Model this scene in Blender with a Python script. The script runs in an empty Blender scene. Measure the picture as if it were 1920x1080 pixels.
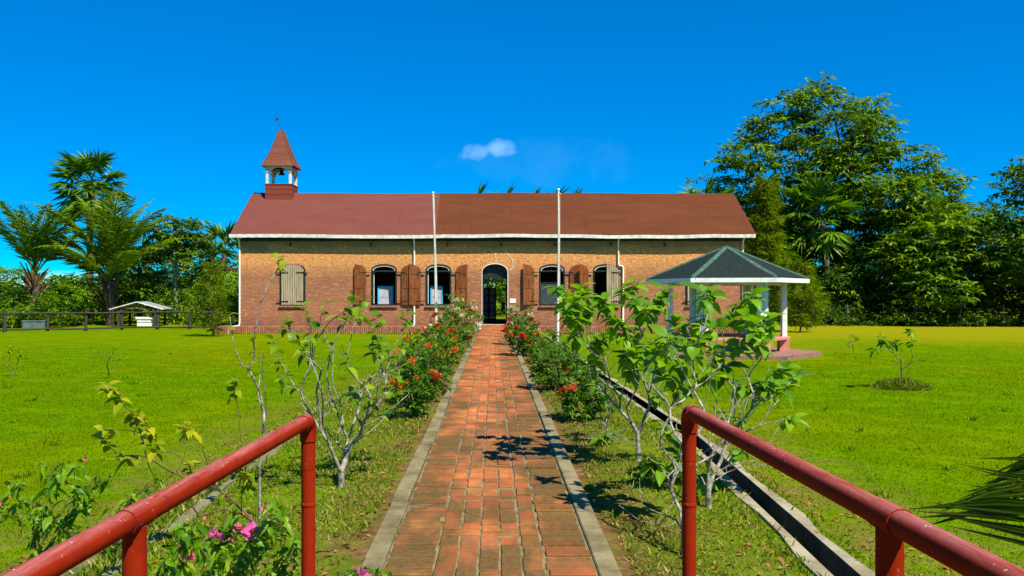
import bpy, bmesh, math, random
import numpy as np
from mathutils import Vector

R = math.radians
rng = np.random.default_rng(11)
random.seed(11)
scene = bpy.context.scene
COL = scene.collection

# ------------------------------------------------------------------ camera, sky, sun, exposure
CAMH, F = 1.5, 1600.0
VX, VY = 925.0, 552.0
cam_d = bpy.data.cameras.new("camera"); cam = bpy.data.objects.new("camera", cam_d)
COL.objects.link(cam)
cam.location = (0, 0, CAMH); cam.rotation_euler = (R(90), 0, 0)
cam_d.sensor_width = 36; cam_d.lens = 36 * F / 1920
cam_d.shift_x = (960 - VX) / 1920; cam_d.shift_y = (VY - 540) / 1920
cam_d.clip_start = .05; cam_d.clip_end = 3000
scene.camera = cam

SUN_EL, SUN_AZ = 54.0, 38.0          # azimuth: degrees to the right of straight behind the camera
world = bpy.data.worlds.new("World"); scene.world = world; world.use_nodes = True
wn, wl = world.node_tree.nodes, world.node_tree.links
wn.clear()
sky = wn.new('ShaderNodeTexSky'); sky.sky_type = 'NISHITA'; sky.sun_disc = False
sky.sun_elevation = R(SUN_EL); sky.sun_rotation = R(180 - SUN_AZ)
sky.air_density = 0.7; sky.dust_density = 0.0; sky.ozone_density = 5.0; sky.altitude = 0
hs = wn.new('ShaderNodeHueSaturation'); hs.inputs['Saturation'].default_value = 5.0; hs.inputs['Value'].default_value = 1.70
hs.inputs['Hue'].default_value = 0.511
gm = wn.new('ShaderNodeGamma'); gm.inputs['Gamma'].default_value = 0.64
wl.new(sky.outputs[0], gm.inputs['Color']); wl.new(gm.outputs[0], hs.inputs['Color'])
bgn = wn.new('ShaderNodeBackground'); bgn.inputs['Strength'].default_value = 0.100
wout = wn.new('ShaderNodeOutputWorld')
# one small cloud low in the sky: mask in direction space
tc = wn.new('ShaderNodeTexCoord'); sp = wn.new('ShaderNodeSeparateXYZ'); wl.new(tc.outputs['Generated'], sp.inputs[0])
def wm(op, a, b=None, clamp=False):
    n = wn.new('ShaderNodeMath'); n.operation = op; n.use_clamp = clamp
    for i, v in enumerate((a, b)):
        if v is None: continue
        if isinstance(v, (int, float)): n.inputs[i].default_value = v
        else: wl.new(v, n.inputs[i])
    return n.outputs[0]
wu = wm('DIVIDE', sp.outputs[0], wm('MAXIMUM', sp.outputs[1], .001))
wv = wm('DIVIDE', sp.outputs[2], wm('MAXIMUM', sp.outputs[1], .001))
wc = wn.new('ShaderNodeCombineXYZ'); wl.new(wu, wc.inputs[0]); wl.new(wv, wc.inputs[1])
def wnoise(scale, detail, rough=.6):
    n = wn.new('ShaderNodeTexNoise'); n.inputs['Scale'].default_value = scale; n.inputs['Detail'].default_value = detail
    n.inputs['Roughness'].default_value = rough; wl.new(wc.outputs[0], n.inputs['Vector']); return n.outputs['Fac']
def wblob(cu, cv, ru, rv):
    a = wm('DIVIDE', wm('SUBTRACT', wu, cu), ru); b = wm('DIVIDE', wm('SUBTRACT', wv, cv), rv)
    return wm('SUBTRACT', 1.0, wm('ADD', wm('MULTIPLY', a, a), wm('MULTIPLY', b, b)))
n1 = wnoise(55, 5)
def cloudmask(blob, namp, gain, noise):
    return wm('MULTIPLY', wm('ADD', blob, wm('MULTIPLY', wm('SUBTRACT', noise, .5), namp)), gain, True)
c1 = cloudmask(wblob(.008, .171, .021, .012), 2.6, .75, n1)
c2 = cloudmask(wblob(-.020, .166, .021, .010), 2.6, .55, n1)
c3 = cloudmask(wblob(.06, .155, .11, .030), 4.2, .05, wnoise(24, 6, .65))
cm = wm('MAXIMUM', wm('MAXIMUM', c1, c2), c3, True)
cm = wm('MULTIPLY', cm, wm('GREATER_THAN', sp.outputs[1], 0.0))
wmix = wn.new('ShaderNodeMix'); wmix.data_type = 'RGBA'
wl.new(cm, wmix.inputs['Factor']); wl.new(hs.outputs[0], wmix.inputs['A']); wmix.inputs['B'].default_value = (1.6, 3.6, 6.6, 1)
wl.new(wmix.outputs['Result'], bgn.inputs['Color']); wl.new(bgn.outputs[0], wout.inputs[0])

sd = bpy.data.lights.new("sun", 'SUN'); sd.energy = 5.0; sd.angle = R(.5); sd.color = (1, .92, .76)
so = bpy.data.objects.new("sun", sd); COL.objects.link(so)
sdir = Vector((math.sin(R(SUN_AZ)) * math.cos(R(SUN_EL)), -math.cos(R(SUN_AZ)) * math.cos(R(SUN_EL)), math.sin(R(SUN_EL))))
so.rotation_euler = (-sdir).to_track_quat('-Z', 'Y').to_euler(); so.location = (10, -10, 30)
vs = scene.view_settings
vs.view_transform = 'Standard'; vs.look = 'None'; vs.exposure = 0.8; vs.gamma = 1; vs.use_curve_mapping = False

# ------------------------------------------------------------------ helpers
def at(px, py, d):
    return np.array([(px - VX) / F * d, d, CAMH - (py - VY) / F * d])

class MB:
    """collects geometry and links it as one mesh object"""
    def __init__(s): s.V = []; s.B = []; s.n = 0; s.uv = []
    def add(s, v, f, mat=0, smooth=False, uv=None):
        v = np.asarray(v, float).reshape(-1, 3)
        if len(v) == 0: return
        s.V.append(v); s.uv.append(np.zeros((len(v), 2)) if uv is None else uv)
        if isinstance(f, np.ndarray): groups = {f.shape[1]: f}
        else:
            groups = {}
            for q in f: groups.setdefault(len(q), []).append(q)
        for k, a in groups.items(): s.B.append((np.asarray(a, np.int64) + s.n, mat, smooth))
        s.n += len(v)
    def box(s, c, size, mat=0, rz=0, bev=0):
        hx, hy, hz = np.array(size) / 2
        if bev <= 0:
            v = np.array([[x, y, z] for z in (-hz, hz) for y in (-hy, hy) for x in (-hx, hx)])
            f = [(0, 2, 3, 1), (4, 5, 7, 6), (0, 1, 5, 4), (2, 6, 7, 3), (0, 4, 6, 2), (1, 3, 7, 5)]
        else:
            b = min(bev, hx * .9, hy * .9, hz * .9); v = []
            for z, i in ((-hz, b), (-hz + b, 0), (hz - b, 0), (hz, b)):
                ax, ay = hx - i, hy - i; k = 0 if i else b
                if i: v += [(-ax, -ay, z), (ax, -ay, z), (ax, -ay, z), (ax, ay, z), (ax, ay, z), (-ax, ay, z), (-ax, ay, z), (-ax, -ay, z)]
                else: v += [(-ax + b, -ay, z), (ax - b, -ay, z), (ax, -ay + b, z), (ax, ay - b, z), (ax - b, ay, z), (-ax + b, ay, z), (-ax, ay - b, z), (-ax, -ay + b, z)]
            v = np.array(v); f = [tuple(range(7, -1, -1)), tuple(range(24, 32))]
            for l in range(3):
                for i in range(8): f.append((l*8+i, l*8+(i+1) % 8, l*8+8+(i+1) % 8, l*8+8+i))
        if rz:
            c_, s_ = math.cos(rz), math.sin(rz)
            v = np.column_stack([v[:, 0]*c_ - v[:, 1]*s_, v[:, 0]*s_ + v[:, 1]*c_, v[:, 2]])
        s.add(v + np.array(c), f, mat)
    def tube(s, pts, rad, sides=6, mat=0, caps=True):
        p = np.asarray(pts, float); n = len(p)
        r = np.full(n, rad, float) if np.isscalar(rad) else np.asarray(rad, float)
        t = np.gradient(p, axis=0); t /= np.linalg.norm(t, axis=1, keepdims=True) + 1e-9
        u = np.cross(t[0], (0, 0, 1.0) if abs(t[0][2]) < .9 else (1.0, 0, 0)); u /= np.linalg.norm(u)
        an = np.arange(sides) * 2 * math.pi / sides; V = []
        for i in range(n):
            u = u - t[i] * np.dot(u, t[i]); u /= np.linalg.norm(u) + 1e-9
            w = np.cross(t[i], u)
            V.append(p[i] + r[i] * (np.cos(an)[:, None] * u + np.sin(an)[:, None] * w))
        V = np.concatenate(V)
        i = np.arange(n - 1)[:, None] * sides; j = np.arange(sides)[None]; j2 = (j + 1) % sides
        f = np.stack([i + j, i + j2, i + sides + j2, i + sides + j], -1).reshape(-1, 4)
        s.add(V, f, mat, True)
        if caps:
            s.add(V[:sides], [tuple(range(sides - 1, -1, -1))], mat); s.add(V[-sides:], [tuple(range(sides))], mat)
    def lathe(s, prof, c, seg=16, mat=0, smooth=True):
        an = np.arange(seg) * 2 * math.pi / seg; V = []
        for r, z in prof: V.append(np.column_stack([c[0] + r*np.cos(an), c[1] + r*np.sin(an), np.full(seg, c[2] + z)]))
        n = len(prof); i = np.arange(n - 1)[:, None] * seg; j = np.arange(seg)[None]; j2 = (j + 1) % seg
        s.add(np.concatenate(V), np.stack([i + j, i + j2, i + seg + j2, i + seg + j], -1).reshape(-1, 4), mat, smooth)
    def prism(s, outline, y0, y1, mat=0):
        """(x,z) outline, counter clockwise seen from -y, extruded from y0 (front) to y1"""
        o = np.asarray(outline, float); n = len(o)
        V = np.concatenate([np.column_stack([o[:, 0], np.full(n, y0), o[:, 1]]), np.column_stack([o[:, 0], np.full(n, y1), o[:, 1]])])
        f = [tuple(range(n)), tuple(range(2*n - 1, n - 1, -1))] + [(i, n + i, n + (i+1) % n, (i+1) % n) for i in range(n)]
        s.add(V, f, mat)
    def ring(s, outer, inner, y0, y1, mat=0, closed=True):
        """frame between two (x,z) outlines of equal count"""
        o, q = np.asarray(outer, float), np.asarray(inner, float); n = len(o)
        def lay(a, y): return np.column_stack([a[:, 0], np.full(n, y), a[:, 1]])
        V = np.concatenate([lay(o, y0), lay(q, y0), lay(o, y1), lay(q, y1)]); f = []
        for i in range(n if closed else n - 1):
            j = (i + 1) % n
            f += [(i, j, n+j, n+i), (2*n+i, 3*n+i, 3*n+j, 2*n+j), (i, 2*n+i, 2*n+j, j), (n+i, n+j, 3*n+j, 3*n+i)]
        if not closed:
            for i in (0, n-1): f.append((i, n+i, 3*n+i, 2*n+i))
        s.add(V, f, mat)
    def build(s, name, mats, parent=None):
        me = bpy.data.meshes.new(name)
        if s.n:
            V = np.concatenate(s.V); me.vertices.add(len(V)); me.vertices.foreach_set('co', V.ravel())
            loops = np.concatenate([a.ravel() for a, m, q in s.B])
            tot = np.concatenate([np.full(len(a), a.shape[1]) for a, m, q in s.B])
            st = np.concatenate([[0], np.cumsum(tot)[:-1]])
            me.loops.add(len(loops)); me.loops.foreach_set('vertex_index', loops.astype(np.int32))
            me.polygons.add(len(tot)); me.polygons.foreach_set('loop_start', st.astype(np.int32))
            me.polygons.foreach_set('material_index', np.concatenate([np.full(len(a), m) for a, m, q in s.B]).astype(np.int32))
            me.polygons.foreach_set('use_smooth', np.concatenate([np.full(len(a), q) for a, m, q in s.B]))
            uvs = np.concatenate(s.uv)
            if np.any(uvs):
                l = me.uv_layers.new(name='UVMap'); l.data.foreach_set('uv', uvs[loops].ravel())
            me.update(calc_edges=True); me.validate()
        for m in (mats if isinstance(mats, (list, tuple)) else [mats]): me.materials.append(m)
        o = bpy.data.objects.new(name, me); COL.objects.link(o)
        if parent is not None: o.parent = parent
        return o

def tag(o, label, cat, group=None):
    o['label'] = label; o['category'] = cat
    if group: o['group'] = group
    return o
def thing(name, label, cat, loc=(0, 0, 0), group=None, rz=0):
    o = bpy.data.objects.new(name, None); COL.objects.link(o); o.location = [float(q) for q in loc]; o.rotation_euler = (0, 0, rz)
    o.empty_display_size = .3
    return tag(o, label, cat, group)
def structure(o): o['kind'] = 'structure'; return o
def stuff(o, label, cat): o['kind'] = 'stuff'; return tag(o, label, cat)
def copy_tree(o, parent=None):
    c = o.copy(); COL.objects.link(c)
    if parent is not None: c.parent = parent
    for ch in list(o.children): copy_tree(ch, c)
    return c

# ------------------------------------------------------------------ materials
class NT:
    def __init__(s, name, k=.66):
        s.k = k                                             # overall reflectance of the coloured stops
        s.m = bpy.data.materials.new(name); s.m.use_nodes = True; s.t = s.m.node_tree; s.n = s.t.nodes; s.l = s.t.links
        s.n.clear(); s.out = s.n.new('ShaderNodeOutputMaterial')
    def node(s, typ, **kw):
        n = s.n.new(typ)
        for k, v in kw.items():
            if hasattr(n, k): setattr(n, k, v)
            else: s.set(n.inputs[k.replace('_', ' ')], v)
        return n
    def set(s, inp, v):
        if hasattr(v, 'is_output') or isinstance(v, bpy.types.NodeSocket): s.l.new(v, inp)
        elif isinstance(v, (tuple, list)) and len(v) == 3 and inp.type == 'RGBA': inp.default_value = (*v, 1)
        else: inp.default_value = v
    def dim(s, c): return tuple(c) if len(set(c[:3])) == 1 else tuple(min(.85, q*s.k) for q in c[:3])
    def obj(s): return s.node('ShaderNodeTexCoord').outputs['Object']
    def mapv(s, vec, scale, loc=(0, 0, 0)):
        n = s.node('ShaderNodeMapping'); n.inputs['Scale'].default_value = scale; n.inputs['Location'].default_value = loc
        s.l.new(vec, n.inputs['Vector']); return n.outputs[0]
    def noise(s, vec, scale, detail=4, rough=.55, dist=0):
        n = s.node('ShaderNodeTexNoise', Scale=scale, Detail=detail, Roughness=rough, Distortion=dist); s.l.new(vec, n.inputs['Vector']); return n.outputs['Fac']
    def ramp(s, fac, stops, interp='LINEAR'):
        n = s.node('ShaderNodeValToRGB'); n.color_ramp.interpolation = interp; e = n.color_ramp.elements
        while len(e) < len(stops): e.new(.5)
        for i, (p, c) in enumerate(stops):
            e[i].position = p; e[i].color = (*s.dim(c), 1)
        s.l.new(fac, n.inputs[0]); return n.outputs[0]
    def step(s, fac, a, b): return s.ramp(fac, [(a, (0, 0, 0)), (b, (1, 1, 1))])
    def mix(s, fac, a, b, mode='MIX'):
        n = s.node('ShaderNodeMix', data_type='RGBA', blend_type=mode)
        if mode == 'MIX': a, b = [s.dim(q) if isinstance(q, tuple) else q for q in (a, b)]
        s.set(n.inputs['Factor'], fac); s.set(n.inputs['A'], a); s.set(n.inputs['B'], b); return n.outputs['Result']
    def math(s, op, a, b=0.0, clamp=False):
        n = s.node('ShaderNodeMath', operation=op, use_clamp=clamp); s.set(n.inputs[0], a); s.set(n.inputs[1], b); return n.outputs[0]
    def principled(s, col, rough=.7, spec=.3, bump=None, strength=.3, dist=.02, metal=0):
        p = s.node('ShaderNodeBsdfPrincipled'); s.set(p.inputs['Base Color'], col); s.set(p.inputs['Roughness'], rough)
        s.set(p.inputs['Specular IOR Level'], spec); p.inputs['Metallic'].default_value = metal
        if bump is not None:
            b = s.node('ShaderNodeBump'); b.inputs['Strength'].default_value = strength; b.inputs['Distance'].default_value = dist
            s.l.new(bump, b.inputs['Height']); s.l.new(b.outputs[0], p.inputs['Normal'])
        return p
    def done(s, sh): s.l.new(sh.outputs[0], s.out.inputs[0]); return s.m

def mat_noise(name, stops, scale=8, detail=5, rough=.7, spec=.3, bump=.2, dist=.01, stretch=(1, 1, 1), metal=0):
    t = NT(name, 1.0 if max(max(c) for p, c in stops) > .55 else .72); v = t.mapv(t.obj(), stretch); n = t.noise(v, scale, detail)
    return t.done(t.principled(t.ramp(n, stops), rough, spec, t.noise(v, scale * 3, 3), bump, dist, metal))

def mat_leaf(name, cols, trans=.35, rough=.45, spec=.35, tcol=(1.5, 1.7, .5), veins=False):
    t = NT(name, .85); g = t.node('ShaderNodeNewGeometry')
    k = len(cols); col = t.ramp(g.outputs['Random Per Island'], [(i / max(1, k - 1), c) for i, c in enumerate(cols)])
    bump = None
    if veins:
        uv = t.node('ShaderNodeTexCoord').outputs['UV']; s = t.node('ShaderNodeSeparateXYZ'); t.l.new(uv, s.inputs[0])
        side = t.math('ABSOLUTE', t.math('SUBTRACT', s.outputs[0], .5))
        w = t.math('SINE', t.math('MULTIPLY', t.math('SUBTRACT', s.outputs[1], t.math('MULTIPLY', side, .8)), 62.0))
        vein = t.math('MAXIMUM', t.math('MULTIPLY', t.math('SUBTRACT', w, .55), 1.2, True), t.math('LESS_THAN', side, .022))
        col = t.mix(t.math('MULTIPLY', vein, .35), col, (.30, .42, .06)); bump = w
    p = t.principled(col, rough, spec*.45, bump, .35, .004)
    tr = t.node('ShaderNodeBsdfTranslucent'); t.set(tr.inputs['Color'], t.mix(1.0, col, tcol, 'MULTIPLY'))
    m = t.node('ShaderNodeMixShader'); m.inputs[0].default_value = trans
    t.l.new(p.outputs[0], m.inputs[1]); t.l.new(tr.outputs[0], m.inputs[2])
    return t.done(m)

def m_brickwall():
    t = NT('old_brick', 1.15); o = t.obj(); s = t.node('ShaderNodeSeparateXYZ'); t.l.new(o, s.inputs[0])
    c = t.node('ShaderNodeCombineXYZ'); t.l.new(t.math('ADD', s.outputs[0], s.outputs[1]), c.inputs[0]); t.l.new(s.outputs[2], c.inputs[1])
    v = c.outputs[0]
    b = t.node('ShaderNodeTexBrick', Scale=1.0); b.inputs['Brick Width'].default_value = .23; b.inputs['Row Height'].default_value = .075
    b.inputs['Mortar Size'].default_value = .009; b.inputs['Mortar Smooth'].default_value = .3; b.inputs['Bias'].default_value = 0
    t.l.new(v, b.inputs['Vector'])
    t.set(b.inputs['Color1'], (.60, .25, .085)); t.set(b.inputs['Color2'], (.24, .09, .05)); t.set(b.inputs['Mortar'], (.42, .24, .12))
    streak = t.noise(t.mapv(v, (2.6, 12, 1)), 1.0, 3, .6)
    col = t.mix(t.step(streak, .52, .64), b.outputs['Color'], (.78, .34, .085))
    col = t.mix(t.step(streak, .47, .34), col, (.24, .10, .06))
    sp_ = t.noise(t.mapv(v, (5.5, 15, 1)), 1.0, 2, .5)
    col = t.mix(t.math('MULTIPLY', t.step(sp_, .53, .60), .85), col, (.74, .40, .16)); col = t.mix(t.math('MULTIPLY', t.step(sp_, .46, .38), .75), col, (.20, .085, .055))
    big = t.noise(t.mapv(v, (.45, .9, 1)), 1.0, 5, .6)
    col = t.mix(t.math('MULTIPLY', t.step(big, .46, .70), .45), col, (.36, .165, .075))
    # limewash worn orange band above the openings
    band = t.math('ADD', s.outputs[2], t.math('MULTIPLY', t.math('SUBTRACT', t.noise(t.mapv(v, (.7, 1.2, 1)), 1.0, 4), .5), 1.1))
    bm_ = t.ramp(t.math('DIVIDE', band, 5.0), [(.46, (0, 0, 0)), (.62, (.55, .55, .55)), (.76, (.6, .6, .6)), (.80, (.2, .2, .2))])
    fine = t.noise(t.mapv(v, (6, 15, 1)), 1.0, 2, .6)
    col = t.mix(bm_, col, t.ramp(fine, [(.34, (.38, .15, .04)), (.50, (.66, .29, .075)), (.66, (.80, .46, .18))]))
    # duller olive tone towards the wall top, and damp at the foot
    top_tone = t.math('MULTIPLY', t.step(t.math('DIVIDE', band, 5.0), .74, .82), .6); col = t.mix(top_tone, col, (.19, .16, .08))
    ft = t.math('MULTIPLY', t.ramp(t.math('DIVIDE', band, 5.0), [(.0, (1, 1, 1)), (.12, (0, 0, 0))]), .5); col = t.mix(ft, col, (.10, .06, .045))
    return t.done(t.principled(col, .95, 0.0, b.outputs['Fac'], -.4, .01))

def m_roof(name, c1, c2, c3):
    t = NT(name, .95); o = t.obj()
    n = t.noise(t.mapv(o, (.5, 1.4, 1.4)), 1.0, 6, .65); f = t.noise(o, 14, 4, .7)
    col = t.mix(t.step(n, .3, .7), c1, c2); col = t.mix(t.math('MULTIPLY', t.step(f, .52, .75), .5), col, c3)
    st = t.noise(t.mapv(o, (5, .35, .35)), 1.0, 3, .6); col = t.mix(t.math('MULTIPLY', t.step(st, .56, .75), .35), col, c3)
    s = t.node('ShaderNodeSeparateXYZ'); t.l.new(o, s.inputs[0])
    lap = t.math('PINGPONG', s.outputs[1], .075)
    col = t.mix(t.math('MULTIPLY', t.math('LESS_THAN', lap, .012), .35), col, c3)
    return t.done(t.principled(col, .9, .08, f, .3, .01))

def lawn_colour(t, o, tone):
    s = t.node('ShaderNodeSeparateXYZ'); t.l.new(o, s.inputs[0])
    flat = t.mapv(o, (1, 1, 0)); big = t.noise(t.mapv(o, (.16, .10, 0)), 1.0, 5, .6); mid = t.noise(flat, 1.1, 5, .65)
    g = t.ramp(tone, [(.2, (.080, .188, .001)), (.5, (.136, .272, .001)), (.8, (.205, .340, .002))])
    g = t.mix(t.math('MULTIPLY', t.step(mid, .42, .68), .45), g, (.170, .235, .001))
    g = t.mix(t.math('MULTIPLY', t.step(big, .46, .64), .65), g, (.25, .275, .002))
    g = t.mix(t.math('MULTIPLY', t.step(mid, .48, .28), .3), g, (.060, .145, .001))
    g = t.mix(t.math('MULTIPLY', t.step(t.noise(flat, .55, 6, .7), .64, .76), .4), g, (.27, .23, .012))
    # drier strips of the lawn at the far edge
    yy = t.math('ADD', s.outputs[1], t.math('MULTIPLY', t.math('SUBTRACT', big, .5), 22.0))
    far = t.ramp(t.math('DIVIDE', yy, 60.0), [(.46, (0, 0, 0)), (.62, (.7, .7, .7)), (.80, (.9, .9, .9))])
    right = t.ramp(t.math('DIVIDE', s.outputs[0], 20.0), [(.35, (.15, .15, .15)), (.62, (1, 1, 1))])
    g = t.mix(t.mix(1.0, far, right, 'MULTIPLY'), g, t.ramp(tone, [(.3, (.22, .23, .004)), (.7, (.40, .37, .010))]))
    ax_ = t.math('ADD', t.math('ABSOLUTE', t.math('ADD', s.outputs[0], .05)), t.math('MULTIPLY', t.math('SUBTRACT', t.noise(flat, 1.6, 5, .7), .5), 1.1))
    band = t.ramp(t.math('DIVIDE', ax_, 5.0), [(.42, (0, 0, 0)), (.47, (.75, .75, .75)), (.60, (.55, .55, .55)), (.74, (0, 0, 0))])
    dry = t.math('MULTIPLY', band, t.step(t.noise(flat, 3.1, 6, .75), .42, .60))
    dry = t.math('MULTIPLY', dry, t.ramp(t.math('DIVIDE', s.outputs[1], 30.0), [(.25, (1, 1, 1)), (.7, (.25, .25, .25))]))
    g = t.mix(dry, g, t.ramp(tone, [(.2, (.17, .085, .03)), (.6, (.30, .20, .06)), (.9, (.42, .32, .12))]))
    return g, s
def m_ground():
    t = NT('ground_grass'); o = t.obj(); fine = t.noise(t.mapv(o, (22, 14, 1)), 1.0, 4, .75)
    g, s = lawn_colour(t, o, fine)
    # bare, littered earth of the beds beside the walk
    ax = t.math('ABSOLUTE', s.outputs[0])
    edge = t.math('ADD', ax, t.math('MULTIPLY', t.math('SUBTRACT', t.noise(o, 1.7, 6, .7), .5), 2.6))
    bed = t.ramp(t.math('DIVIDE', edge, 4.0), [(.17, (1, 1, 1)), (.30, (.35, .35, .35)), (.55, (.0, .0, .0))])
    near = t.ramp(t.math('DIVIDE', s.outputs[1], 45.0), [(.55, (1, 1, 1)), (.9, (.3, .3, .3))])
    soil = t.ramp(t.noise(o, 9, 6, .75), [(.3, (.075, .04, .018)), (.52, (.20, .115, .045)), (.72, (.36, .24, .10))])
    g = t.mix(t.mix(1.0, bed, near, 'MULTIPLY'), g, soil)
    return t.done(t.principled(g, .95, 0.0, fine, .6, .03))
def m_blade():
    t = NT('grass_blade'); gn = t.node('ShaderNodeNewGeometry'); col, s = lawn_colour(t, t.obj(), gn.outputs['Random Per Island'])
    p = t.principled(col, .7, 0.0); tr = t.node('ShaderNodeBsdfTranslucent'); t.set(tr.inputs['Color'], t.mix(1.0, col, (1.4, 1.3, .5), 'MULTIPLY'))
    m = t.node('ShaderNodeMixShader'); m.inputs[0].default_value = .5; t.l.new(p.outputs[0], m.inputs[1]); t.l.new(tr.outputs[0], m.inputs[2])
    return t.done(m)

def m_paver():
    t = NT('paver_brick', .92); g = t.node('ShaderNodeNewGeometry'); o = t.obj()
    col = t.ramp(g.outputs['Random Per Island'], [(0, (.20, .060, .025)), (.18, (.44, .115, .035)), (.36, (.34, .12, .05)), (.55, (.58, .18, .045)), (.75, (.26, .085, .045)), (.88, (.62, .23, .06)), (1, (.38, .12, .06))])
    f = t.noise(o, 28, 5, .7); col = t.mix(t.math('MULTIPLY', t.step(f, .48, .72), .5), col, (.22, .085, .04))
    s = t.node('ShaderNodeSeparateXYZ'); t.l.new(o, s.inputs[0])
    big = t.noise(t.mapv(o, (1.6, .8, 1)), 1.0, 6, .68)
    side = t.math('MULTIPLY', t.math('ABSOLUTE', t.math('SUBTRACT', s.outputs[0], -.08)), .20)
    near = t.ramp(t.math('DIVIDE', s.outputs[1], 20.0), [(.2, (.12, .12, .12)), (.8, (0, 0, 0))])
    moss = t.math('ADD', t.math('ADD', big, side), near)
    moss = t.step(t.math('ADD', moss, t.math('MULTIPLY', g.outputs['Random Per Island'], .12)), .545, .76)
    col = t.mix(t.math('MULTIPLY', moss, .86), col, t.ramp(f, [(.3, (.035, .03, .012)), (.7, (.13, .10, .03))]))
    return t.done(t.principled(col, .85, .1, f, .5, .006))

def m_concrete(name, base=(.30, .29, .22), dark=(.10, .10, .06), rust=None):
    t = NT(name, .8); o = t.obj(); n = t.noise(o, 2.2, 6, .7); f = t.noise(o, 40, 4, .7)
    col = t.mix(t.step(n, .40, .68), base, dark); col = t.mix(t.math('MULTIPLY', t.step(f, .5, .8), .4), col, dark)
    if rust: col = t.mix(t.math('MULTIPLY', t.step(t.noise(o, 1.3, 5), .55, .7), .6), col, rust)
    return t.done(t.principled(col, .9, .2, f, .4, .006))

def m_pipe():
    t = NT('red_paint', .98); o = t.obj(); n = t.noise(o, 7, 6, .7); c = t.noise(t.mapv(o, (46, 3.2, 46)), 1.0, 6, .75)
    col = t.mix(t.step(n, .35, .7), (.20, .012, .002), (.27, .020, .003))
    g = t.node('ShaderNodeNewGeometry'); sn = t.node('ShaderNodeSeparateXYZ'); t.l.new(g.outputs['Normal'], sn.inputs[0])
    up = t.math('MULTIPLY', t.step(sn.outputs[2], .45, .95), .75)            # chalky weathering, plus a pinkish sheen put into the upper side's colour
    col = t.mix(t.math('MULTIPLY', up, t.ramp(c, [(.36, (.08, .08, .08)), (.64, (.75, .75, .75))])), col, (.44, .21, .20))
    chip = t.step(t.noise(o, 60, 4, .65), .655, .69)
    col = t.mix(t.math('MULTIPLY', chip, t.math('ADD', t.math('MULTIPLY', up, .85), .12)), col, (.62, .52, .50))
    col = t.mix(t.math('MULTIPLY', t.step(t.noise(o, 23, 4), .64, .72), .6), col, (.10, .012, .010))
    return t.done(t.principled(col, t.ramp(c, [(.3, (.55,)*3), (.7, (.8,)*3)]), .05, n, .3, .004))

M = {}
M['wall'] = m_brickwall()
M['roof_new'] = m_roof('roof_felt_pink', (.135, .043, .033), (.165, .054, .042), (.11, .034, .026))
M['roof_old'] = m_roof('roof_felt_brown', (.095, .030, .012), (.130, .042, .017), (.055, .018, .009))
M['ground'] = m_ground(); M['paver'] = m_paver()
M['mortar'] = mat_noise('sandy_mortar', [(.3, (.12, .10, .03)), (.6, (.30, .25, .12))], 9)
M['kerb'] = m_concrete('kerb_concrete', (.29, .245, .13), (.10, .085, .03))
M['drain'] = m_concrete('drain_concrete', (.42, .38, .26), (.16, .14, .07), (.30, .16, .05))
M['drain_old'] = m_concrete('mossy_concrete', (.26, .24, .13), (.09, .11, .02), (.16, .17, .03))
M['drain_in'] = m_concrete('drain_dark_concrete', (.035, .032, .022), (.012, .012, .008))  # channel inside, much darker than the lips
M['pipe'] = m_pipe()
M['white'] = mat_noise('white_paint', [(.3, (.62, .62, .58)), (.6, (.80, .80, .77))], 6, rough=.5)
M['white_old'] = mat_noise('old_white_paint', [(.3, (.40, .40, .36)), (.65, (.72, .71, .66))], 5, rough=.6)
M['cream_paint'] = mat_noise('cream_paint', [(.3, (.62, .60, .46)), (.65, (.80, .78, .64))], 5, rough=.5)
M['black'] = mat_noise('black_green_paint', [(.3, (.010, .014, .012)), (.7, (.03, .036, .032))], 8, rough=.5)
M['soffit'] = mat_noise('dark_rafter', [(.3, (.02, .015, .01)), (.7, (.05, .035, .02))], 8)
M['shutter'] = mat_noise('varnished_shutter', [(.28, (.13, .030, .006)), (.5, (.26, .070, .010)), (.75, (.40, .13, .02))], 3, 6, .45, .4, .3, .006, (4, 1, .8))
M['plank'] = mat_noise('grey_plank', [(.3, (.26, .20, .11)), (.5, (.50, .41, .26)), (.72, (.545, .47, .33))], 3, 6, .8, .2, .4, .006, (7, 1, .5))
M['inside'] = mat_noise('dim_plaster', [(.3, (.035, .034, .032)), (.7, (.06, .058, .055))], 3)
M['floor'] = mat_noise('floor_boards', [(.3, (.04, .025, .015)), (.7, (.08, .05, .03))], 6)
M['door_wood'] = mat_noise('dark_red_door', [(.3, (.035, .008, .006)), (.7, (.07, .016, .010))], 6, rough=.5)
M['pane'] = mat_noise('frosted_pane', [(.3, (.22, .25, .24)), (.7, (.34, .37, .36))], 4, rough=.25, spec=.5)
M['sash'] = mat_noise('reflection_grey_glass', [(.3, (.045, .052, .058)), (.7, (.085, .095, .105))], 3, rough=.2, spec=.5)  # grey of the reflecting lower pane put into its colour
M['blue'] = mat_noise('sky_blue_paint', [(.3, (.02, .30, .55)), (.7, (.03, .42, .68))], 6, rough=.5)
M['board'] = mat_noise('pale_board', [(.3, (.36, .38, .43)), (.6, (.52, .51, .52))], 3, rough=.6)
M['stone'] = m_concrete('step_stone', (.45, .42, .34), (.22, .20, .14))
M['plinth'] = mat_noise('edge_brick', [(.3, (.24, .09, .05)), (.5, (.42, .17, .09)), (.7, (.54, .28, .15))], 9, 5, .9, .2, .4, .01, (1.6, 1, .6))
M['tower_red'] = mat_noise('faded_red_boards', [(.3, (.22, .045, .028)), (.7, (.32, .070, .045))], 4, 5, .75, .2, .3, .01, (1, 1, 5))
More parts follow.
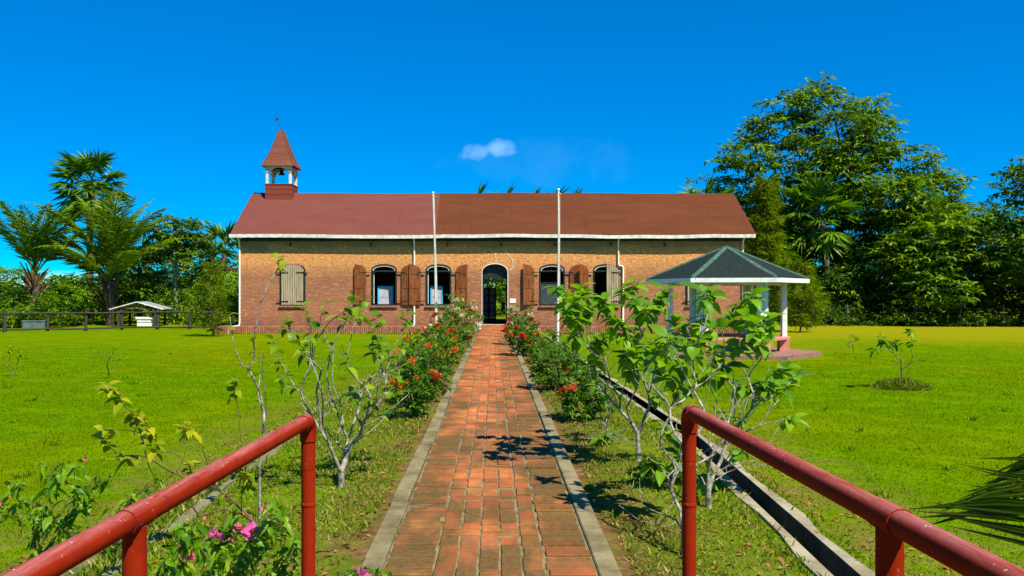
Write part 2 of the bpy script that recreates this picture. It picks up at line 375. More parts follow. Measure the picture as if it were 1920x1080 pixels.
M['spire'] = m_roof('spire_sheet', (.145, .048, .030), (.20, .072, .046), (.09, .028, .02))
M['iron'] = mat_noise('dark_iron', [(.3, (.02, .02, .022)), (.7, (.06, .055, .05))], 12, rough=.5, metal=.4)
M['bronze'] = mat_noise('dull_bronze', [(.3, (.03, .03, .02)), (.7, (.08, .07, .04))], 12, rough=.4, metal=.6)
M['gaz_roof'] = mat_noise('dark_shingle', [(.3, (.006, .015, .013)), (.55, (.013, .027, .023)), (.75, (.030, .048, .040))], 5, 6, .85, .2, .5, .01, (2, 2, 9))
M['gaz_hip'] = mat_noise('green_ridge_tile', [(.3, (.030, .085, .055)), (.55, (.065, .145, .095)), (.75, (.12, .22, .15))], 7, 5, .7)
M['pink'] = mat_noise('pink_concrete', [(.3, (.42, .15, .10)), (.6, (.58, .23, .16))], 5, 5, .85)
M['pink_floor'] = mat_noise('pink_floor', [(.3, (.26, .13, .10)), (.7, (.40, .20, .16))], 4, 5, .85)
M['fence'] = mat_noise('weathered_timber', [(.3, (.035, .030, .020)), (.7, (.085, .075, .050))], 8, 5, .9)
M['post_pale'] = mat_noise('bleached_post', [(.3, (.06, .05, .03)), (.7, (.17, .145, .09))], 8, 5, .9)
M['wire'] = mat_noise('grey_wire', [(.3, (.10, .10, .09)), (.7, (.18, .18, .16))], 8)
M['zinc'] = mat_noise('zinc_sheet', [(.3, (.34, .37, .40)), (.7, (.50, .53, .55))], 3, rough=.4, spec=.5)
M['tank'] = mat_noise('green_grey_box', [(.3, (.05, .09, .085)), (.7, (.13, .20, .19))], 4)
M['teal'] = mat_noise('teal_cleat', [(.3, (.01, .22, .22)), (.7, (.02, .32, .30))], 6)
M['bark'] = mat_noise('grey_bark', [(.3, (.08, .065, .045)), (.7, (.20, .17, .12))], 9, 6, .9, .1, .6, .03, (1, 1, .3))
M['bark_dark'] = mat_noise('dark_bark', [(.3, (.03, .025, .018)), (.7, (.10, .085, .06))], 9, 6, .9, .1, .6, .03, (1, 1, .3))
M['bark_white'] = mat_noise('pale_lichen_bark', [(.36, (.10, .085, .06)), (.5, (.30, .28, .22)), (.68, (.55, .53, .46))], 22, 5, .9, .1, .5, .006)
M['twig'] = mat_noise('brown_twig', [(.3, (.10, .06, .03)), (.7, (.24, .17, .09))], 22, 4, .9)
M['palm_bark'] = mat_noise('palm_bark', [(.3, (.07, .055, .04)), (.7, (.20, .16, .11))], 5, 5, .9, .1, .7, .03, (1, 1, 4))
M['dead'] = mat_leaf('dead_frond', [(.16, .08, .03), (.26, .15, .06), (.33, .22, .10)], .15, .8, .1, (1, 1, 1))
M['tree_a'] = mat_leaf('tree_leaf_mid', [(.036, .090, .003), (.095, .19, .004), (.16, .28, .006), (.24, .35, .008)], .30, .42, .4)
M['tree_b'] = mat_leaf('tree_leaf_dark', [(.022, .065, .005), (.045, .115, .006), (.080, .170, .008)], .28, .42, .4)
M['tree_c'] = mat_leaf('tree_leaf_bright', [(.095, .19, .004), (.17, .29, .006), (.25, .37, .010)], .35, .45, .35)
M['under'] = mat_leaf('thicket_leaf', [(.055, .145, .004), (.10, .23, .006), (.17, .31, .008), (.26, .38, .012)], .35, .45, .35)
M['under_dark'] = mat_leaf('shaded_thicket_leaf', [(.018, .055, .003), (.040, .105, .004), (.075, .160, .006)], .25, .45, .35)  # darker copy of the thicket leaf, woodland shade put into its colour
M['palm'] = mat_leaf('palm_leaf', [(.055, .15, .008), (.11, .24, .010), (.19, .33, .014)], .25, .38, .5)
M['palm_y'] = mat_leaf('palm_leaf_warm', [(.11, .21, .006), (.19, .30, .008), (.29, .38, .012)], .30, .38, .5)
M['shade_palm'] = mat_leaf('shaded_palm_leaf', [(.03, .07, .005), (.06, .12, .006), (.14, .18, .012)], .2, .4, .4)  # shade and backlight on the near frond put into the leaf colour
M['feather'] = mat_leaf('feathery_needle', [(.11, .18, .005), (.18, .26, .006), (.26, .33, .010)], .35, .6, .2)
M['big_leaf'] = mat_leaf('broad_veined_leaf', [(.05, .16, .004), (.10, .27, .004), (.15, .36, .006), (.20, .42, .008), (.29, .46, .012)], .40, .34, .5, (1.7, 1.6, .4), True)
M['shrub_leaf'] = mat_leaf('shrub_leaf', [(.055, .17, .004), (.10, .25, .006), (.17, .33, .008), (.28, .40, .012)], .38, .4, .45, (1.6, 1.6, .4))
M['yellow_leaf'] = mat_leaf('yellow_leaf', [(.16, .26, .006), (.28, .34, .008), (.46, .44, .012)], .4, .45, .3, (1.4, 1.4, .4))
M['bush_leaf'] = mat_leaf('flower_bush_leaf', [(.035, .12, .005), (.065, .18, .006), (.115, .25, .008)], .3, .4, .45)
M['rose_leaf'] = mat_leaf('airy_bush_leaf', [(.06, .15, .005), (.12, .24, .008), (.21, .33, .015)], .4, .45, .35)
M['red'] = mat_leaf('red_petal', [(.55, .02, .012), (.75, .05, .02), (.80, .10, .05)], .3, .5, .3, (1.2, .8, .8))
M['orange'] = mat_leaf('orange_red_petal', [(.65, .07, .010), (.80, .14, .02), (.85, .22, .04)], .3, .5, .3, (1.2, .9, .8))
M['cream'] = mat_leaf('cream_petal', [(.70, .62, .35), (.80, .76, .55)], .3, .5, .3, (1, 1, .9))
M['magenta'] = mat_leaf('magenta_bract', [(.80, .10, .40), (.85, .18, .50), (.85, .28, .52)], .35, .5, .3, (1.1, 1, 1.1))
M['salmon'] = mat_leaf('salmon_bract', [(.70, .16, .22), (.78, .26, .20)], .35, .5, .3, (1.1, 1, 1))
M['blade'] = m_blade()
M['dry_blade'] = mat_leaf('dry_grass_blade', [(.075, .19, .001), (.13, .25, .002), (.10, .21, .002), (.21, .29, .004), (.38, .34, .06), (.52, .43, .16)], .3, .6, .2, (1.2, 1.2, .6))
M['weed'] = mat_leaf('weed_leaf', [(.09, .21, .002), (.14, .28, .002), (.20, .33, .004), (.30, .31, .03)], .35, .6, .1)
M['litter'] = mat_leaf('fallen_leaf', [(.10, .05, .02), (.20, .10, .035), (.36, .14, .04), (.34, .22, .09)], .1, .7, .2, (1, 1, 1))

# ------------------------------------------------------------------ ground, path, drains
def gz(x, y):
    x = np.asarray(x, float); y = np.asarray(y, float)
    a = np.clip((np.abs(x) - .8) / 2.4, 0, 1); a = a*a*(3 - 2*a)
    b = np.clip((y - 4) / 36, 0, 1); b = b*b*(3 - 2*b)
    z = -.03 - a * (.09 + .33 * b)
    bump = .025*np.sin(x*.32 + 1.3)*np.sin(y*.27)
    far = np.clip((np.hypot(x, y - 30) - 60) / 100, 0, 1)
    return z + bump * a * np.clip(1 - far, 0, 1)
def drain_c(side, y):
    """centre line of the drain; it bends in towards the bridge"""
    y = np.asarray(y, float)
    if side > 0: return 2.20 - .27 * np.clip((9.5 - y) / 5, 0, 1.3)
    return -2.36 + .12 * np.clip((9 - y) / 5, 0, 1.3)
DW, DL, D_END = .076, .078, 37.0      # half channel, lip width, far end
ys = np.concatenate([[-400, -150, -60, -20, -8], np.arange(-4, 16, .5), np.arange(16, 60, 1.0), [62, 66, 72, 80, 95, 120, 160, 240, 400, 800, 1500]])
def xcols(y):
    l, r = drain_c(-1, y), drain_c(1, y); h = DW + DL - .012
    left = [-1500, -500, -200, -100, -60, -45, -36, -30, -26, -22, -19, -16, -14, -12, -10.5, -9, -8, -7, -6, -5.2, -4.4, -3.8, -3.3, -2.9]
    mid = list(np.linspace(l + h, -.75, 7)) + [-.4, 0, .4] + list(np.linspace(.75, r - h, 7))
    right = [-q for q in left[::-1]]
    return left + [l - h] + mid + [r + h] + right, len(left)
mb = MB(); rows = []
for y in ys:
    xs, nl = xcols(y); xs = np.array(xs); z = gz(xs, y)
    rows.append(np.column_stack([xs, np.full(len(xs), y), z]))
nc = len(rows[0]); V = np.concatenate(rows); fc = []
for i in range(len(ys) - 1):
    for j in range(nc - 1):
        if j in (nl, nc - 2 - nl) and -20 <= ys[i] and ys[i + 1] <= D_END: continue
        fc.append((i*nc + j, i*nc + j + 1, (i+1)*nc + j + 1, (i+1)*nc + j))
mb.add(V, np.array(fc), 0, True)
structure(mb.build('ground', M['ground']))

yy = np.concatenate([[-20, -8], np.arange(-4, 37.1, .5)])
for side in (-1, 1):
    inn = MB(); lip = MB()
    c = drain_c(side, yy); zz = np.minimum(gz(c - .2, yy), gz(c + .2, yy)) + .03
    dd = .30 if side > 0 else .05; prof = [(-DW, 0), (-DW, -dd), (DW, -dd), (DW, 0)]
    V = np.concatenate([np.column_stack([c + px, yy, zz + pz - .004]) for px, pz in prof]); n = len(yy); f = []
    for k in range(3):
        for i in range(n - 1): f.append((k*n + i, k*n + i + 1, (k+1)*n + i + 1, (k+1)*n + i))
    f.append(tuple(k*n + n - 1 for k in range(4)))
    inn.add(V, f)
    for sgn in (-1, 1):
        wob = .028*np.sin(yy*3.1 + sgn) + .012*np.sin(yy*7.7) + rng.normal(0, .007, n)
        a0 = c + sgn*DW; a1 = c + sgn*(DW + DL) + sgn*wob
        V = np.concatenate([np.column_stack([a0, yy, zz - .28]), np.column_stack([a0, yy, zz]), np.column_stack([a1, yy, zz + rng.normal(0, .004, n)]), np.column_stack([a1 + sgn*.01, yy, zz - .28])])
        f = []
        for k in range(3):
            for i in range(n - 1):
                q = (k*n + i, k*n + i + 1, (k+1)*n + i + 1, (k+1)*n + i); f.append(q if sgn < 0 else q[::-1])
        f.append(tuple(k*n + n - 1 for k in range(4)))
        lip.add(V, f)
    d = structure(lip.build('drain', M['drain'] if side > 0 else M['drain_old']))
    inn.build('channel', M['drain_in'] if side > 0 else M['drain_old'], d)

# brick walk: real bricks, soldier borders and a field of stretchers
PX0, PX1, PEND = -.60, .556, 42.05
mb = MB()
def brick(cx, cy, sx, sy, z=0):
    j = rng.normal(0, .0035, 3); t = rng.normal(0, .006)
    g = MB(); g.box((0, 0, 0), (sx, sy, .06), 0, t, .005)
    v = g.V[0] + np.array([cx + j[0], cy + j[1], z - .03 + j[2]]); tilt = rng.normal(0, .008, 2)
    v[:, 2] += (v[:, 0] - cx)*tilt[0] + (v[:, 1] - cy)*tilt[1]
    mb.add(v, [tuple(q) for a, m, s in g.B for q in a])
BL = .265
y = -3.0
while y < PEND:
    for x in (PX0 + BL/2, PX1 - BL/2): brick(x + rng.normal(0, .006), y, BL - .01 + rng.normal(0, .006), .098)
    y += .112
fx0, fx1 = PX0 + BL + .006, PX1 - BL - .006
cols = 5; cw = (fx1 - fx0) / cols; y = -3.0; k = 0
while y < PEND:
    k += 1
    if k % 6 == 0 or rng.random() < .06:       # a course laid crosswise now and then
        w = (fx1 - fx0) / 2.5; xs = [fx0 + w/2, fx0 + 1.5*w, fx1 - w/4]; ws = [w, w, w/2]
        for x, w_ in zip(xs, ws): brick(x, y + .055, w_ - .012, .098)
        y += .112
    else:
        off = rng.uniform(-.05, .05); L = .225 if rng.random() < .6 else .125
        for c in range(cols): brick(fx0 + (c + .5)*cw, y + L/2 + off*(c % 2), cw - .014, L - .014)
        y += L
walk = structure(mb.build('brick_path', M['paver']))
mb = MB(); mb.box(((PX0 + PX1)/2, (PEND - 3)/2, -.07), (PX1 - PX0 + .02, PEND + 3.0, .12))
mb.build('mortar_bed', M['mortar'], walk)
mb = MB()
for side in (-1, 1):
    x = PX0 - .075 if side < 0 else PX1 + .078; y = -3.0
    while y < 40.5:
        L = min(float(rng.choice([1.15, 1.3, 1.5, 2.4])), 40.6 - y)
        mb.box((x + rng.normal(0, .006), y + L/2, -.068 + rng.normal(0, .006)), (.122, L - .012, .15), 0, rng.normal(0, .0022), .008); y += L
structure(mb.build('path_kerb', M['kerb']))

# ------------------------------------------------------------------ foliage machinery
def norm(a): return a / (np.linalg.norm(a, axis=-1, keepdims=True) + 1e-9)
def leaves(mb, P, A, L, W, N=None, curl=.25, fold=.25, detail=False, mat=0):
    """P origins, A axes, L lengths, W widths; each leaf its own island"""
    P = np.asarray(P, float); A = norm(np.asarray(A, float)); n = len(P)
    if n == 0: return
    L = np.broadcast_to(L, (n,)).astype(float); W = np.broadcast_to(W, (n,)).astype(float)
    if N is None: N = np.array([0, 0, 1.0]) + rng.normal(0, .45, (n, 3))
    S = norm(np.cross(A, N)); N = np.cross(S, A)
    cu = curl * rng.uniform(.4, 1.5, n)
    def pt(t, s, lift=0):
        return P + A*(L*t)[:, None] - N*(L*cu*t*t)[:, None] + S*(W*s)[:, None] + N*(W*lift)[:, None]
    if not detail:
        V = np.stack([pt(0, 0), pt(.42, -.5, fold), pt(1, 0), pt(.42, .5, fold)], 1).reshape(-1, 3)
        i = np.arange(n)[:, None] * 4
        mb.add(V, np.concatenate([i + np.array([[0, 2, 1]]), i + np.array([[0, 3, 2]])]), mat, True)
    else:
        ts = [0, .18, .40, .65, .86, 1]; ws = [.04, .36, .5, .42, .2, .02]; V = []; uv = []
        for t, w in zip(ts, ws):
            for s in (-1, 0, 1):
                V.append(pt(t, s*w, fold*abs(s)*w)); uv.append((.5 + s*w, t))
        V = np.stack(V, 1).reshape(-1, 3); uv = np.tile(np.array(uv), (n, 1)); f = []
        for r in range(5):
            for s in range(2): a = r*3 + s; f.append((a, a + 1, a + 4, a + 3))
        i = np.arange(n)[:, None, None] * 18
        mb.add(V, (i + np.array(f)[None]).reshape(-1, 4), mat, True, uv)
def rdirs(n, up=0.0, spread=1.0):
    a = rng.uniform(0, 2*math.pi, n); e = rng.normal(up, .45*spread, n)
    return np.column_stack([np.cos(a)*np.cos(e), np.sin(a)*np.cos(e), np.sin(e)])

def grow(base, tips, trunk=.3, rt=.004, step=.25, wander=.12, power=.5, path_w=.35, lean=(0, 0), sides=5, upw=1.0, rmax=9):
    """branch skeleton from base to every tip; returns MB of tapered stems and tip directions"""
    base = np.array(base, float); tips = np.asarray(tips, float)
    nt = max(2, int(trunk / step) + 1)
    nodes = [base + np.array([lean[0]*q, lean[1]*q, 1.0])*trunk*q for q in np.linspace(0, 1, nt)]
    par = [-1] + list(range(nt - 1)); plen = list(np.linspace(0, trunk, nt)); chains = [list(range(nt))]; ends = []
    order = np.argsort(np.linalg.norm(tips - nodes[-1], axis=1))
    lo = max(1, nt // 2)
    for ti in order:
        T = tips[ti]; A = np.array(nodes); d = np.linalg.norm(A - T, axis=1)
        cost = d + path_w*np.array(plen) + 2.5*np.maximum(0, A[:, 2] - T[2] + .1*d)
        cost[:lo] = 1e9
        j = int(np.argmin(cost)); S = A[j]; D = d[j]; m = max(2, int(D / step))
        up = np.array([0, 0, 1.0])*upw; t0 = norm(norm(S - A[par[j]] if par[j] >= 0 else up) + norm(T - S)*1.0)
        c = S + t0*D*.4; ch = [j]; jit = rng.normal(0, wander*D/m, (m, 3))
        for k in range(1, m + 1):
            q = k/m; p = (1-q)**2*S + 2*q*(1-q)*c + q*q*T
            if k < m: p = p + jit[k-1]
            par.append(ch[-1]); plen.append(plen[ch[-1]] + np.linalg.norm(p - nodes[ch[-1]])); nodes.append(p); ch.append(len(nodes) - 1)
        chains.append(ch); ends.append((ti, ch[-1]))
    cnt = np.zeros(len(nodes))
    for _, e in ends: cnt[e] += 1
    for i in range(len(nodes) - 1, 0, -1): cnt[par[i]] += cnt[i]
    rad = np.minimum(rt * np.maximum(cnt, 1)**power, rmax); A = np.array(nodes)
    mb = MB()
    for ch in chains:
        r = rad[ch].copy()
        if len(ch) > 1 and ch is not chains[0]: r[0] = min(r[0], r[1]*1.25)
        if ch is chains[0]: r[0] *= 1.35
        mb.tube(A[ch], r, sides if r.max() < .06 else max(sides, 8), 0, False)
    tdir = np.zeros((len(tips), 3))
    for ti, e in ends: tdir[ti] = norm(A[e] - A[par[e]])
    return mb, tdir

def lobes(specs, n, shell=.75):
    """n points spread through ellipsoid lobes (cx,cy,cz,rx,ry,rz), more near their skin"""
    w = np.array([s[3]*s[4]*s[5] for s in specs])**.75; w /= w.sum(); out = []
    for s, k in zip(specs, rng.multinomial(n, w)):
        d = norm(rng.normal(size=(k, 3))); r = rng.uniform(0, 1, k)**(1/3)*(1 - shell) + shell*rng.uniform(.72, 1.03, k)
        p = np.array(s[:3]) + d*r[:, None]*np.array(s[3:6]); out.append(p)
    return np.concatenate(out)

def crown_leaves(mb, tips, per, spread, L, W, flat=.45, droop=.1, nm=1, curl=.3, pm=None):
    """every tip carries a few short side twigs with leaves set along them"""
    nt = len(tips); tw = max(2, per // 6); m = max(3, per // tw); mi = rng.choice(nm, nt, p=pm)
    D = rdirs(nt*tw, .12, .9).reshape(nt, tw, 3); D[..., 2] *= flat*1.6
    D = norm(D); s = np.linspace(.12, 1, m); ln = spread*rng.uniform(.6, 1.35, (nt, tw, 1, 1))
    P = tips[:, None, None] + D[:, :, None]*ln*s[None, None, :, None]; P[..., 2] -= (droop*1.6*ln*s[None, None, :, None]**2)[..., 0]
    S = norm(np.cross(D, [0, 0, 1.0])); sg = np.where(np.arange(m) % 2, 1.0, -1.0)
    A = D[:, :, None]*.8 + S[:, :, None]*sg[None, None, :, None]*(.9 - .5*s)[None, None, :, None] + rng.normal(0, .28, (nt, tw, m, 3)); A[..., 2] -= droop
    P += rng.normal(0, .04*spread, P.shape); k = tw*m
    for q in range(nm):
        sel = mi == q
        p, a = P[sel].reshape(-1, 3), A[sel].reshape(-1, 3); n = len(p)
        if n: leaves(mb, p, a, rng.uniform(.65, 1.25, n)*L, rng.uniform(.7, 1.25, n)*W, None, curl, .2, False, q)

def broad_tree(name, label, base, lobe_specs, ntips, per, leafmat, barkmat, L=.34, W=.16, trunk=3, rt=.012, spread=.75, flat=.45, group=None, droop=.1, cat='tree'):
    base = np.array(base, float); t = thing(name, label, cat, base, group)
    tips = lobes([tuple(np.array(s[:3]) - base) + tuple(s[3:]) for s in lobe_specs], ntips)
    tips = tips[tips[:, 2] > .6]
    sm, td = grow((0, 0, -.2), tips, trunk, rt, .9, .14, .5, .3, sides=5)
    sm.build('trunk', barkmat, t)
    mb = MB(); crown_leaves(mb, tips, per, spread, L, W, flat, droop, 3, .3, [.5, .22, .28])
    mb.build('crown', [leafmat, M['tree_b'], M['tree_c']], t)
    return t

def feather_frond(mb, base, az, el, L, arch=.9, leaf=.6, n=26, wid=.07, mat=0, smat=None, lift=.25):
    s = np.linspace(0, 1, 12); e = el - arch*s**1.5
    h = np.array([math.cos(az), math.sin(az)]); seg = L/11
    dx = np.cos(e)*seg; dz = np.sin(e)*seg
    r = np.concatenate([[0], np.cumsum(dx[:-1])]); z = np.concatenate([[0], np.cumsum(dz[:-1])])
    P = np.column_stack([base[0] + h[0]*r, base[1] + h[1]*r, base[2] + z])
    (smat or mb).tube(P, np.linspace(.028, .006, 12)*L/3, 4, 0, False)
    ts = np.linspace(.16, .99, n); Q = np.column_stack([np.interp(ts, s, P[:, k]) for k in range(3)])
    T = norm(np.gradient(Q, axis=0)); side = np.array([-h[1], h[0], 0.0]); up = np.cross(T, side); up *= np.sign(up[:, 2:3] + 1e-6)
    prof = leaf*np.sin(np.clip(ts*.95 + .12, 0, 1)*math.pi)**.55
    for sg in (-1, 1):
        A = T*.75 + side*sg*.9 + up*lift + np.array([0, 0, -.12]) + rng.normal(0, .10, (n, 3))
        leaves(mb, Q, A, prof*rng.uniform(.85, 1.1, n), wid, up + side*sg*.35, .35, .15, False, mat)

def fan_leaf(mb, base, az, el, pet, Rf, n=18, mat=0, smat=None, wid=.115):
    d = np.array([math.cos(az)*math.cos(el), math.sin(az)*math.cos(el), math.sin(el)])
    hub = np.array(base) + d*pet - np.array([0, 0, .10*pet])
    (smat or mb).tube([base, (np.array(base) + hub)/2 + [0, 0, .06], hub], .022, 4, 0, False)
    side = norm(np.cross(d, [0, 0, 1.0])); up = np.cross(side, d)
    th = np.linspace(-2.2, 2.2, n) + rng.normal(0, .04, n)
    A = d*np.cos(th)[:, None] + side*np.sin(th)[:, None] + up*(.12 + .15*np.abs(np.sin(th)))[:, None] + rng.normal(0, .05, (n, 3)) + [0, 0, -.12]
    leaves(mb, np.repeat(hub[None], n, 0), A, Rf*(1 - .22*np.abs(th)/2.2)*rng.uniform(.9, 1.08, n), wid*Rf, np.repeat(up[None], n, 0), .42, .12, False, mat)

def fan_palm(name, label, base, h, nleaf=26, Rf=1.1, pet=1.3, group=None, lean=(0, 0), mats=None, dead=8, tr=.17):
    t = thing(name, label, 'palm tree', base, group)
    q = np.linspace(0, 1, 9); P = np.column_stack([lean[0]*q*q, lean[1]*q*q, -.3 + (h + .3)*q])
    tb = MB(); tb.tube(P, np.interp(q, [0, .15, 1], [tr*1.4, tr, tr*.85]), 9); tb.build('trunk', M['palm_bark'], t)
    mb = MB(); top = P[-1]
    for i in range(nleaf):
        az = i*2.39996 + rng.normal(0, .25); el = math.asin(np.clip(1.0 - 1.65*(i + .5)/nleaf, -1, 1)) + rng.normal(0, .1)
        fan_leaf(mb, top + [0, 0, .15 - 1.5*i/nleaf], az, el, pet*rng.uniform(.75, 1.15), Rf*rng.uniform(.85, 1.15), 20)
    mb.build('crown', mats or M['palm'], t)
    if dead:
        db = MB()
        for i in range(dead): fan_leaf(db, top - [0, 0, .2], rng.uniform(0, 6.28), -1.15 + rng.normal(0, .15), pet*.9, Rf*.8, 12)
        db.build('dead_leaves', M['dead'], t)
    return t
def feather_palm(name, label, base, h, fronds, L, mats, leaf=.7, n=30, el=(1.35, .2), arch=1.0, tr=.2, stubs=16, group=None, wid=.085):
    t = thing(name, label, 'palm tree', base, group)
    tb = MB(); q = np.linspace(0, 1, 8); tb.tube(np.column_stack([.06*np.sin(q*3), .05*q, -.3 + (h + .3)*q]), np.interp(q, [0, .2, 1], [tr*1.3, tr, tr]), 9)
    tb.build('trunk', M['palm_bark'], t)
    if stubs:
        sb = MB()
        for i in range(stubs):
            az = i*2.4; z = h - rng.uniform(.1, 1.9); e = rng.uniform(.75, 1.25); l = rng.uniform(.7, 1.5); d = np.array([math.cos(az)*math.cos(e), math.sin(az)*math.cos(e), math.sin(e)])
            b0 = np.array([math.cos(az)*tr, math.sin(az)*tr, z]); sb.tube([b0, b0 + d*l*.5, b0 + d*l + [0, 0, -.05]], [.06, .05, .03], 5)
        sb.build('old_leaf_base', M['dead'], t)
    mb = MB(); sm = MB()
    for i in range(fronds):
        az = i*2.39996 + rng.normal(0, .3); q = (i + .5)/fronds
        feather_frond(mb, (0, .05, h), az, el[0] + (el[1] - el[0])*q**1.2 + rng.normal(0, .08), L*rng.uniform(.85, 1.12), arch*rng.uniform(.75, 1.25), leaf, n, wid, 0, sm)
    mb.build('crown', mats, t); sm.build('frond_stem', M['palm_y'], t)
    return t
def wispy_tree(name, label, base, h, rad, nb, mats, bark, cat='tree', needle=.32, per=70, shape=.8):
    t = thing(name, label, cat, base); sm = MB(); mb = MB()
    q = np.linspace(0, 1, 12); sm.tube(np.column_stack([.12*np.sin(q*5), .1*np.sin(q*4 + 1), -.2 + (h*.97 + .2)*q]), np.linspace(.012*h + .01, .008, 12), 6)
    for i in range(nb):
        z = h*(.06 + .92*(i + .5)/nb); f = (1 - (z/h))**shape*min(1, .35 + z/h*3) + .06; L = rad*f*rng.uniform(.6, 1.25); az = i*2.4 + rng.normal(0, .4); e = rng.uniform(.35, 1.0)
        s = np.linspace(0, 1, 5); d = np.array([math.cos(az), math.sin(az)])
        P = np.column_stack([d[0]*L*s, d[1]*L*s, z + L*math.tan(e)*.6*s - .25*L*s*s]); sm.tube(P, np.linspace(.018, .004, 5), 4, 0, False)
        k = per; u = rng.uniform(.15, 1.05, k); Q = np.column_stack([np.interp(u, s, P[:, c]) for c in range(3)]) + rng.normal(0, .12*rad*.5, (k, 3))
        A = np.column_stack([d[0] + rng.normal(0, .7, k), d[1] + rng.normal(0, .7, k), rng.normal(.35, .7, k)])
        leaves(mb, Q, A, rng.uniform(.6, 1.3, k)*needle, .022, None, .5, .1)
    sm.build('trunk', bark, t); mb.build('crown', mats, t)
    return t

# ------------------------------------------------------------------ the brick building
YB, DEP = 42.9, 7.4                       # front wall plane, depth
XL, XR, ZE = -12.8, 12.55, 4.32
S = F / YB                                # photo pixels per metre on the wall
def wx(px): return (px - VX) / S
def wz(py): return CAMH - (py - VY) / S
ORI = np.array([0, YB, 0.0])
hall = thing('brick_hall', 'long single storey old brick hall with red brown roof and small bell tower', 'building', ORI)
def arch(cx, w, z0, zs, zt, n=14, inset=0.0):
    """opening outline, counter clockwise seen from the front"""
    w2 = w/2 - inset; z0 += inset; zt -= inset; zs = zs - inset*.15; rise = zt - zs
    p = [(cx - w2, z0), (cx + w2, z0)]
    for i in range(n + 1):
        a = math.pi*i/n; p.append((cx + w2*math.cos(a), zs + rise*math.sin(a)**.9 if 0 < i < n else zs))
    return p
WIN_C = [548.5, 720, 822, 1035, 1136, 1309]
WW, WZ0, WZS, WZT = 1.30, wz(573), wz(507), wz(495)
DOORX, DOORW, DZ0, DZS, DZT = wx(928), 1.27, -.02, wz(511), wz(495)
openings = [arch(wx(c), WW, WZ0, WZS, WZT) for c in WIN_C] + [arch(DOORX, DOORW, DZ0, DZS, DZT)]
def wall_with_holes(x0, x1, z0, z1, holes, y0, y1):
    bm = bmesh.new()
    def loop(pts):
        vs_ = [bm.verts.new((p[0], y0, p[1])) for p in pts]
        return [bm.edges.new((vs_[i], vs_[(i+1) % len(vs_)])) for i in range(len(vs_))]
    ed = loop([(x0, z0), (x1, z0), (x1, z1), (x0, z1)])
    for h in holes: ed += loop(h)
    bmesh.ops.triangle_fill(bm, use_beauty=True, use_dissolve=False, edges=ed)
    r = bmesh.ops.extrude_face_region(bm, geom=bm.faces[:])
    for v in [g for g in r['geom'] if isinstance(g, bmesh.types.BMVert)]: v.co.y = y1
    bmesh.ops.recalc_face_normals(bm, faces=bm.faces)
    V = np.array([v.co[:] for v in bm.verts]); bm.verts.index_update(); fs = [tuple(v.index for v in f.verts) for f in bm.faces]; bm.free()
    return V, fs
mb = MB(); T = .40
V, f = wall_with_holes(XL, XR, -.6, ZE, openings, 0, T); mb.add(V, f)
rear = (-.62 + .0, .80)
V, f = wall_with_holes(XL, XR, -.6, ZE, [[(rear[0], -.02), (rear[1], -.02), (rear[1], 2.55), (rear[0], 2.55)]], DEP - T, DEP); mb.add(V, f)
RY, RZ = DEP/2, 7.03 - .16                # ridge
for x0, x1 in ((XL, XL + T), (XR - T, XR)):
    o = [(T + .002, -.6), (DEP - T - .002, -.6), (DEP - T - .002, ZE), (RY, RZ - .12), (T + .002, ZE)]; n = len(o)
    V = np.array([(x0, a, b) for a, b in o] + [(x1, a, b) for a, b in o])
    mb.add(V, [tuple(range(n-1, -1, -1)), tuple(range(n, 2*n))] + [(i, (i+1) % n, n + (i+1) % n, n + i) for i in range(n)])
mb.build('wall', M['wall'], hall)
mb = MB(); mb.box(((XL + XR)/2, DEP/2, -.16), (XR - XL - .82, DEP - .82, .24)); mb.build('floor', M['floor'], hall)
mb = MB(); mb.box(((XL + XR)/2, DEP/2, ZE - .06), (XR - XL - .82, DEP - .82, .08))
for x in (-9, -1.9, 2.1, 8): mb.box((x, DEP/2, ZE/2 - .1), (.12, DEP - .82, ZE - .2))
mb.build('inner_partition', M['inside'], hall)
# roof: newer left half, older right half, slightly sagging
def roof_half(x0, x1, name, mats, label):
    mb = MB(); xs = np.linspace(x0, x1, 12); n = len(xs)
    def sag(x): return .035*np.sin(x*.42 + .6) + .012*np.sin(x*1.3)
    prof = [(-.31, 4.50), (RY, 7.03), (DEP + .31, 4.50)]
    tk = .10; rows = []
    for (py, pz), dz in [(p, 0) for p in prof] + [(p, -tk) for p in prof[::-1]]:
        rows.append(np.column_stack([xs, np.full(n, py), pz + dz + sag(xs)*(.6 if py > 0 else .8)]))
    V = np.concatenate(rows); f = []; k = len(rows)
    for r in range(k):
        for i in range(n - 1):
            a, b = r*n, ((r+1) % k)*n; f.append((a + i, a + i + 1, b + i + 1, b + i))
    for i, e in ((0, 1), (n - 1, -1)): f.append(tuple(r*n + i for r in (range(k) if e < 0 else range(k-1, -1, -1))))
    mb.add(V, f); o = mb.build(name, mats, hall); o['label'] = label
roof_half(-13.13, -2.90, 'roof', M['roof_new'], 'newer pinkish red half of the roof')
roof_half(-2.897, 13.13, 'roof', M['roof_old'], 'older darker brown half of the roof')
mb = MB(); gx = np.linspace(-13.15, 13.05, 40); sagv = .028*np.sin(gx*.5 + 1) + .012*np.sin(gx*1.9)*(gx > -3)
prof = [(-.45, .06), (-.45, -.11), (-.315, -.11), (-.315, .06), (-.335, .06), (-.335, -.085), (-.425, -.085), (-.425, .06)]
V = np.concatenate([np.column_stack([gx, np.full(40, a), 4.42 + b + sagv]) for a, b in prof]); f = []
for r in range(8):
    for i in range(39): f.append((r*40 + i, ((r+1) % 8)*40 + i, ((r+1) % 8)*40 + i + 1, r*40 + i + 1))
mb.add(V, f); mb.build('gutter', M['white_old'], hall)
